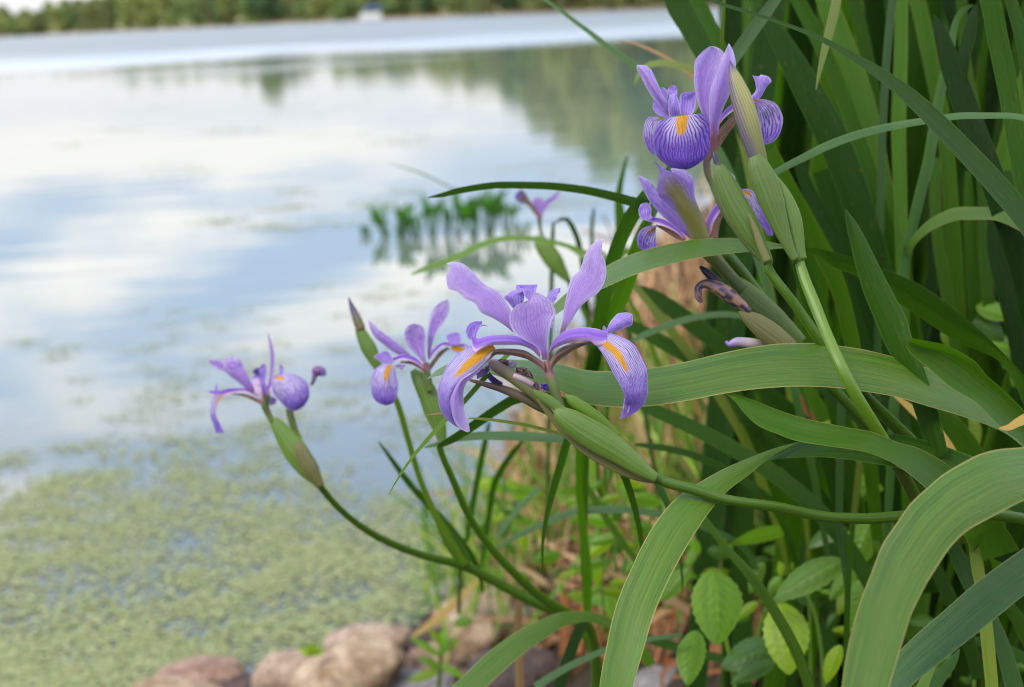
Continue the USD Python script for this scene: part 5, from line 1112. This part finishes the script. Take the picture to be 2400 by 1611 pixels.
plant('blurred pale grass leaf drooping over the water behind the sharp flower', [
    ('G', [(-120, 880, 14), (0, 830, 42), (200, 760, 54), (400, 660, 52), (560, 606, 46), (720, 592, 42), (900, 610, 38), (1200, 690, 34), (1400, 800, 34), (1600, 1100, 34)], [1.15, 1.15, 1.2], 'pale', dict(slope=.8)),
    ('M', [(600, 10, 3), (800, 70, 12), (1000, 140, 16), (1200, 240, 16), (1400, 330, 14)], [1.6, 1.6], 'pale'),
    ('G', [(1000, 480, 10), (1080, 440, 36), (1140, 510, 42), (1190, 640, 44), (1220, 800, 44), (1240, 1000, 44)], [1.25, 1.25], 'dark'),
    ('G', [(990, 470, 20), (985, 600, 34), (980, 800, 36), (975, 1000, 36)], [1.3, 1.3], 'blue'),
    ('G', [(1310, 360, 16), (1300, 420, 30), (1290, 560, 30), (1310, 800, 34)], [1.5, 1.5], 'dark'),
    ('G', [(1570, -40, 20), (1540, 60, 30), (1500, 300, 60), (1520, 480, 90), (1500, 700, 70)], [1.2, 1.2], 'mid'),
    ('G', [(1050, 640, 10), (1150, 690, 30), (1300, 780, 40), (1450, 760, 44), (1580, 680, 50)], [1.2, 1.1], 'pale'),
    ('G', [(1300, 640, 10), (1400, 740, 30), (1460, 800, 36), (1500, 950, 40)], [1.3, 1.3], 'blue'),
], cat='grass', name='grass_tuft')
plant('short dark blades standing at the waterline below the blurred iris', [
    ('Q3', [(1715, 455, 6), (1770, 530, 20), (1850, 640, 28), (1950, 750, 30), (2060, 870, 30), (2150, 1000, 30)], [1.0, 1.05], 'dark'),
    ('F', [(490, 470, 20), (470, 560, 40), (430, 750, 48), (390, 950, 48), (345, 1200, 46), (310, 1400, 30)], [1.1, 1.15], 'dark'),
    ('F', [(760, 600, 20), (680, 700, 46), (590, 830, 52), (530, 950, 50), (500, 1100, 46)], [1.15, 1.2], 'dark'),
    ('E', [(880, 0, 40), (780, 110, 46), (680, 220, 44), (600, 330, 36), (540, 440, 20)], [1.15, 1.15], 'blue'),
    ('E', [(270, 560, 26), (265, 700, 30), (255, 850, 30), (250, 1000, 28)], [1.3, 1.35], 'dark'),
    ('E', [(-120, 1180, 20), (-20, 1110, 50), (120, 1000, 66), (250, 880, 60), (340, 790, 44), (400, 720, 16)], [1.75, 1.75], 'yellow', dict(label='yellowed dead leaf over the rocks')),
], cat='grass', name='grass_tuft')

# fans of leaves filling the bank behind
def ribbon3(base, ang, lean, L, w, droop, r, n=18):
    t = np.linspace(0, 1, n)
    out = np.array([math.cos(ang), math.sin(ang), 0])
    c = base + out * (lean * L * t + droop * L * t ** 2.2)[:, None] + np.array([0, 0, 1]) * (L * t - droop * 0.55 * L * t ** 2.6)[:, None]
    ya = ang + math.pi / 2 + r.normal(0, 0.7)
    side = np.array([math.cos(ya), math.sin(ya), 0])
    tw = t[:, None] * r.normal(0, 0.5)
    sd = side * np.cos(tw) + np.cross(out, side) * np.sin(tw)
    wv = w * np.clip((1 - t) / 0.35, 0, 1) ** 0.7 * (0.6 + 0.4 * np.clip(t / 0.3, 0, 1)) + 0.0005
    u = np.linspace(-1, 1, 5)
    nr = np.cross(sd, np.gradient(c, axis=0)); nr /= np.linalg.norm(nr, axis=1, keepdims=True) + 1e-9
    V = c[:, None] + sd[:, None] * (wv[:, None] * u / 2)[..., None] + nr[:, None] * (0.10 * wv[:, None] * (1 - u ** 2))[..., None]
    return V.reshape(-1, 3), grid_faces(n, 5), np.stack([np.tile((u + 1) / 2, n), np.repeat(t * L * 10, 5)], 1)
fan_r = np.random.default_rng(63)
spots = [(1840, 1.5), (1900, 1.75), (1800, 1.3), (1880, 1.6), (1840, 1.35), (1870, 1.9), (1950, 1.5), (2010, 1.25), (2070, 1.7), (2140, 1.4), (2210, 1.95), (2260, 1.3), (2330, 1.55), (2420, 1.3), (2480, 1.7), (1900, 2.3), (1850, 2.5), (1990, 2.4), (2200, 2.6), (1930, 1.15), (2050, 1.1), (2180, 1.15), (2300, 1.1), (1980, 1.8), (2120, 2.0), (2380, 1.9), (1900, 2.8), (2100, 2.9), (1900, 3.2), (2050, 3.4), (2250, 3.3)]
for i, (x, y) in enumerate(spots):
    q = P(np.array([x, 1100.0]), y)
    bx_, by_ = q[0], q[1]
    z = float(height(np.array([bx_]), np.array([by_]))[0])
    t = thing('leaf_fan', 'dense dark sword leaf clump filling the bank behind the irises', 'reed clump', 'leaf clumps filling the bank behind')
    for k in range(int(fan_r.integers(9, 14))):
        a = fan_r.uniform(0, 6.283)
        b = np.array([bx_ + fan_r.normal(0, .05), by_ + fan_r.normal(0, .05), z - .02])
        V, F_, UV_ = ribbon3(b, fan_r.uniform(-1.2, 1.2), abs(fan_r.normal(.05, .05)) if x < 1950 else abs(fan_r.normal(.10, .10)), fan_r.uniform(.55, 1.0) * (1.15 if x > 1750 else .75), fan_r.uniform(.016, .03), abs(fan_r.normal(.03, .05)) if x < 1950 else abs(fan_r.normal(.06, .1)), fan_r)
        put('leaf', (V, F_), MAT[str(fan_r.choice(['deep', 'dark', 'dark', 'mid', 'mid']))], t, uv=UV_)

# ------------------------------------------------------------------ leafy weeds
def weed_leaf(parent, crop, base, tip, w, d, mat, tilt=0.5, fold=0.25, teeth=9, dd=0.0):
    b, t = src(crop, [base])[0], src(crop, [tip])[0]
    nv, nu = 34, 11
    s = np.linspace(0, 1, nv)
    ax = t - b
    L = np.linalg.norm(ax)
    ax = ax / L
    pr = np.array([ax[1], -ax[0]])
    if pr[1] > 0:
        pr = -pr
    W = w / CROPS[crop][2]
    wv = W * np.sin(np.pi * s ** 0.82) ** 0.75 * (1 + 0.05 * (np.abs((s * teeth) % 1 - 0.5) - 0.25) * 4)
    wv[0] = wv[-1] = 0.5
    u = np.linspace(-1, 1, nu)
    bend = 0.06 * L * np.sin(np.pi * s)
    c = b + ax * (s * L)[:, None] + pr * bend[:, None] * 0.5
    xy = c[:, None] + pr * (wv[:, None] * u / 2)[..., None]
    m_ = wv[:, None] / FPX * d
    vein = 0.018 * np.sin((np.abs(u)[None] * 0.5 + s[:, None]) * 2 * np.pi * 7) * W / FPX * d * np.clip(1 - np.abs(u), 0, 1) * 1.5
    dep = d + dd * s[:, None] + tilt * m_ * u[None] / 2 - fold * m_ * (np.abs(u)[None] - .5) * -1 + vein + 0.1 * L / FPX * d * (s[:, None] - .5) ** 2
    V = P(xy, dep).reshape(-1, 3)
    U = np.tile((u + 1) / 2, nv)
    put('leaf', (V, grid_faces(nv, nu)), MAT[mat], parent, uv=np.stack([U, np.repeat(s * L / FPX * d * 10, nu)], 1))
def weed_stem(parent, crop, rows, d, mat='stem_light'):
    body('stem', parent, crop, rows, d, mat=mat, ratio=1.0, na=8)

wA = thing('weed', 'leafy weed with big rounded toothed leaf at bottom right, beside the hanging strap leaf', 'weed')
weed_stem(wA, 'E', [(2260, 640, 26), (2250, 760, 28), (2320, 1100, 30), (2400, 1500, 34), (2430, 1800, 36)], .96)
weed_leaf(wA, 'E', (2240, 650), (2270, 1245), 400, .90, 'weed', tilt=.5, dd=-.02)
weed_leaf(wA, 'E', (2110, 1120), (2040, 1560), 225, .92, 'weed', tilt=-.3, dd=-.02)
weed_leaf(wA, 'E', (2050, 640), (1830, 900), 150, .95, 'weed', tilt=.6)
weed_leaf(wA, 'D', (420, 1240), (-40, 1420), 250, .95, 'weed_dark', tilt=.9)
weed_leaf(wA, 'D', (390, 1370), (40, 1540), 140, .93, 'weed_dark', tilt=.6)
wB = thing('weed', 'leafy weed with a yellow green hanging leaf crossed by a thin stem', 'weed')
weed_stem(wB, 'D', [(430, 880, 24), (560, 800, 28), (700, 1000, 30), (760, 1400, 30), (780, 1800, 34)], .98)
weed_leaf(wB, 'D', (430, 905), (500, 1475), 360, .92, 'weed_yellow', tilt=.3, dd=-.02)
weed_leaf(wB, 'D', (935, 575), (375, 895), 235, .90, 'weed', tilt=.8)
weed_leaf(wB, 'D', (1030, 640), (815, 890), 140, .94, 'weed', tilt=.4)
weed_leaf(wB, 'D', (900, 1235), (785, 1545), 130, .92, 'weed_yellow', tilt=.3)
weed_leaf(wB, 'D', (505, 335), (35, 455), 120, .97, 'weed', tilt=-1.4)
weed_leaf(wB, 'D', (300, 590), (190, 840), 110, 1.0, 'weed', tilt=.4)
weed_leaf(wB, 'D', (430, 700), (340, 860), 90, 1.02, 'weed', tilt=.4)
weed_leaf(wB, 'D', (260, 900), (80, 1040), 80, 1.02, 'weed_yellow', tilt=.4)
wC = thing('weed', 'bright leafy weed just left of the widest drooping leaf', 'weed')
weed_stem(wC, 'D', [(1180, 250, 24), (1160, 600, 26), (1120, 1000, 28), (1100, 1500, 30)], 1.0)
weed_leaf(wC, 'D', (1120, 270), (1010, 650), 260, .98, 'weed', tilt=.5)
weed_leaf(wC, 'D', (1300, 260), (1180, 520), 170, .96, 'weed', tilt=-.4)
weed_leaf(wC, 'D', (1110, 700), (970, 1110), 190, .93, 'weed', tilt=.4)
weed_leaf(wC, 'D', (1000, 800), (880, 1000), 130, 1.0, 'weed_yellow', tilt=.4)
weed_leaf(wC, 'D', (960, 300), (640, 480), 130, 1.0, 'weed_dark', tilt=1.0)
weed_leaf(wC, 'C', (930, 1250), (1240, 1330), 150, 1.0, 'weed', tilt=.6)
weed_leaf(wC, 'C', (1020, 1420), (1270, 1240), 110, 1.02, 'weed', tilt=.4)
wD = thing('weed', 'bright weed leaves low in the dark at the right edge', 'weed')
weed_stem(wD, 'B', [(2000, 1100, 24), (1980, 1400, 26), (1950, 1800, 30), (1900, 2400, 34)], 1.0)
for b_, t_, w_, m_ in [((1960, 1060), (2240, 1160), 150, 'weed'), ((1940, 1160), (2180, 1330), 190, 'weed_dark'), ((1990, 1320), (2290, 1420), 170, 'weed'), ((1690, 1250), (1850, 1420), 130, 'weed_yellow'), ((2270, 1300), (2180, 1560), 150, 'weed_dark'), ((2240, 1400), (2380, 1650), 150, 'weed'), ((1850, 1900), (1960, 2200), 190, 'weed_yellow'), ((2320, 1500), (2250, 1700), 120, 'weed')]:
    weed_leaf(wD, 'B', b_, t_, w_, .98, m_, tilt=.5)
wE = thing('weed', 'small bright weed growing between the shore rocks in front of the boulders', 'weed')
weed_stem(wE, 'E', [(100, 1210, 26), (110, 1350, 34), (95, 1568, 36), (90, 1800, 36)], 1.62)
for b_, t_, w_, m_ in [((105, 1330), (-130, 1180), 60, 'weed'), ((110, 1300), (220, 1180), 80, 'weed'), ((110, 1260), (160, 1100), 80, 'weed'), ((105, 1420), (-80, 1330), 70, 'weed'), ((110, 1400), (300, 1500), 60, 'weed'), ((100, 1440), (-150, 1530), 80, 'weed_yellow'), ((115, 1240), (20, 1110), 60, 'weed_yellow'), ((210, 1070), (370, 1050), 90, 'weed'), ((180, 1260), (240, 1180), 80, 'weed_yellow')]:
    weed_leaf(wE, 'E', b_, t_, w_, 1.6, m_, tilt=.5)
wF = thing('weed', 'small yellow green sprig at the waterline behind the pinkish rock', 'weed')
for b_, t_, w_ in [((1260, 690), (1170, 640), 60), ((1270, 690), (1300, 610), 60), ((1265, 700), (1240, 600), 60), ((1280, 690), (1340, 640), 50)]:
    weed_leaf(wF, 'H', b_, t_, w_, 2.05, 'weed_yellow', tilt=.5)
# the low leafy tangle between the straw and the weeds
wr = np.random.default_rng(88)
def weed_patch(label, n, xr, yr, dr, crop='E'):
    t = thing('weed', label, 'weed')
    weed_stem(t, crop, [((xr[0] + xr[1]) / 2, yr[0], 16), ((xr[0] + xr[1]) / 2 + 20, (yr[0] + yr[1]) / 2, 20), ((xr[0] + xr[1]) / 2 + 30, yr[1] + 250, 24)], np.mean(dr))
    for k in range(int(n * 1.5)):
        x, y = wr.uniform(*xr), wr.uniform(*yr)
        a = wr.uniform(-.3, 3.5)
        L = wr.uniform(90, 260)
        weed_leaf(t, crop, (x, y), (x + L * math.cos(a), y + L * math.sin(a) * .8), L * wr.uniform(.22, .5), wr.uniform(*dr), str(wr.choice(['weed', 'weed', 'weed_dark', 'weed_yellow'])), tilt=wr.uniform(-.6, .9))
weed_patch('leafy green tangle at the water edge left of the straw', 22, (420, 760), (-120, 420), (1.25, 1.5))
weed_patch('bright small leaves in front of the straw below the fat spathe', 20, (1250, 1640), (-60, 420), (1.1, 1.3))
weed_patch('leafy tangle beside the pale vertical blade at lower centre', 22, (1050, 1650), (350, 900), (1.1, 1.3))
weed_patch('small leaves under the hooded leaf at the right', 10, (2950, 3400), (-700, -300), (1.0, 1.1))
weed_patch('leaves low in the gap right of the strap leaf', 16, (1800, 2300), (350, 700), (1.1, 1.25))
weed_patch('small mixed leaves under the big toothed weed leaves', 20, (2500, 3450), (500, 1450), (1.05, 1.2))
weed_patch('leafy weed in the dark bottom right behind the leaves', 14, (3900, 4600), (900, 1500), (.95, 1.1))
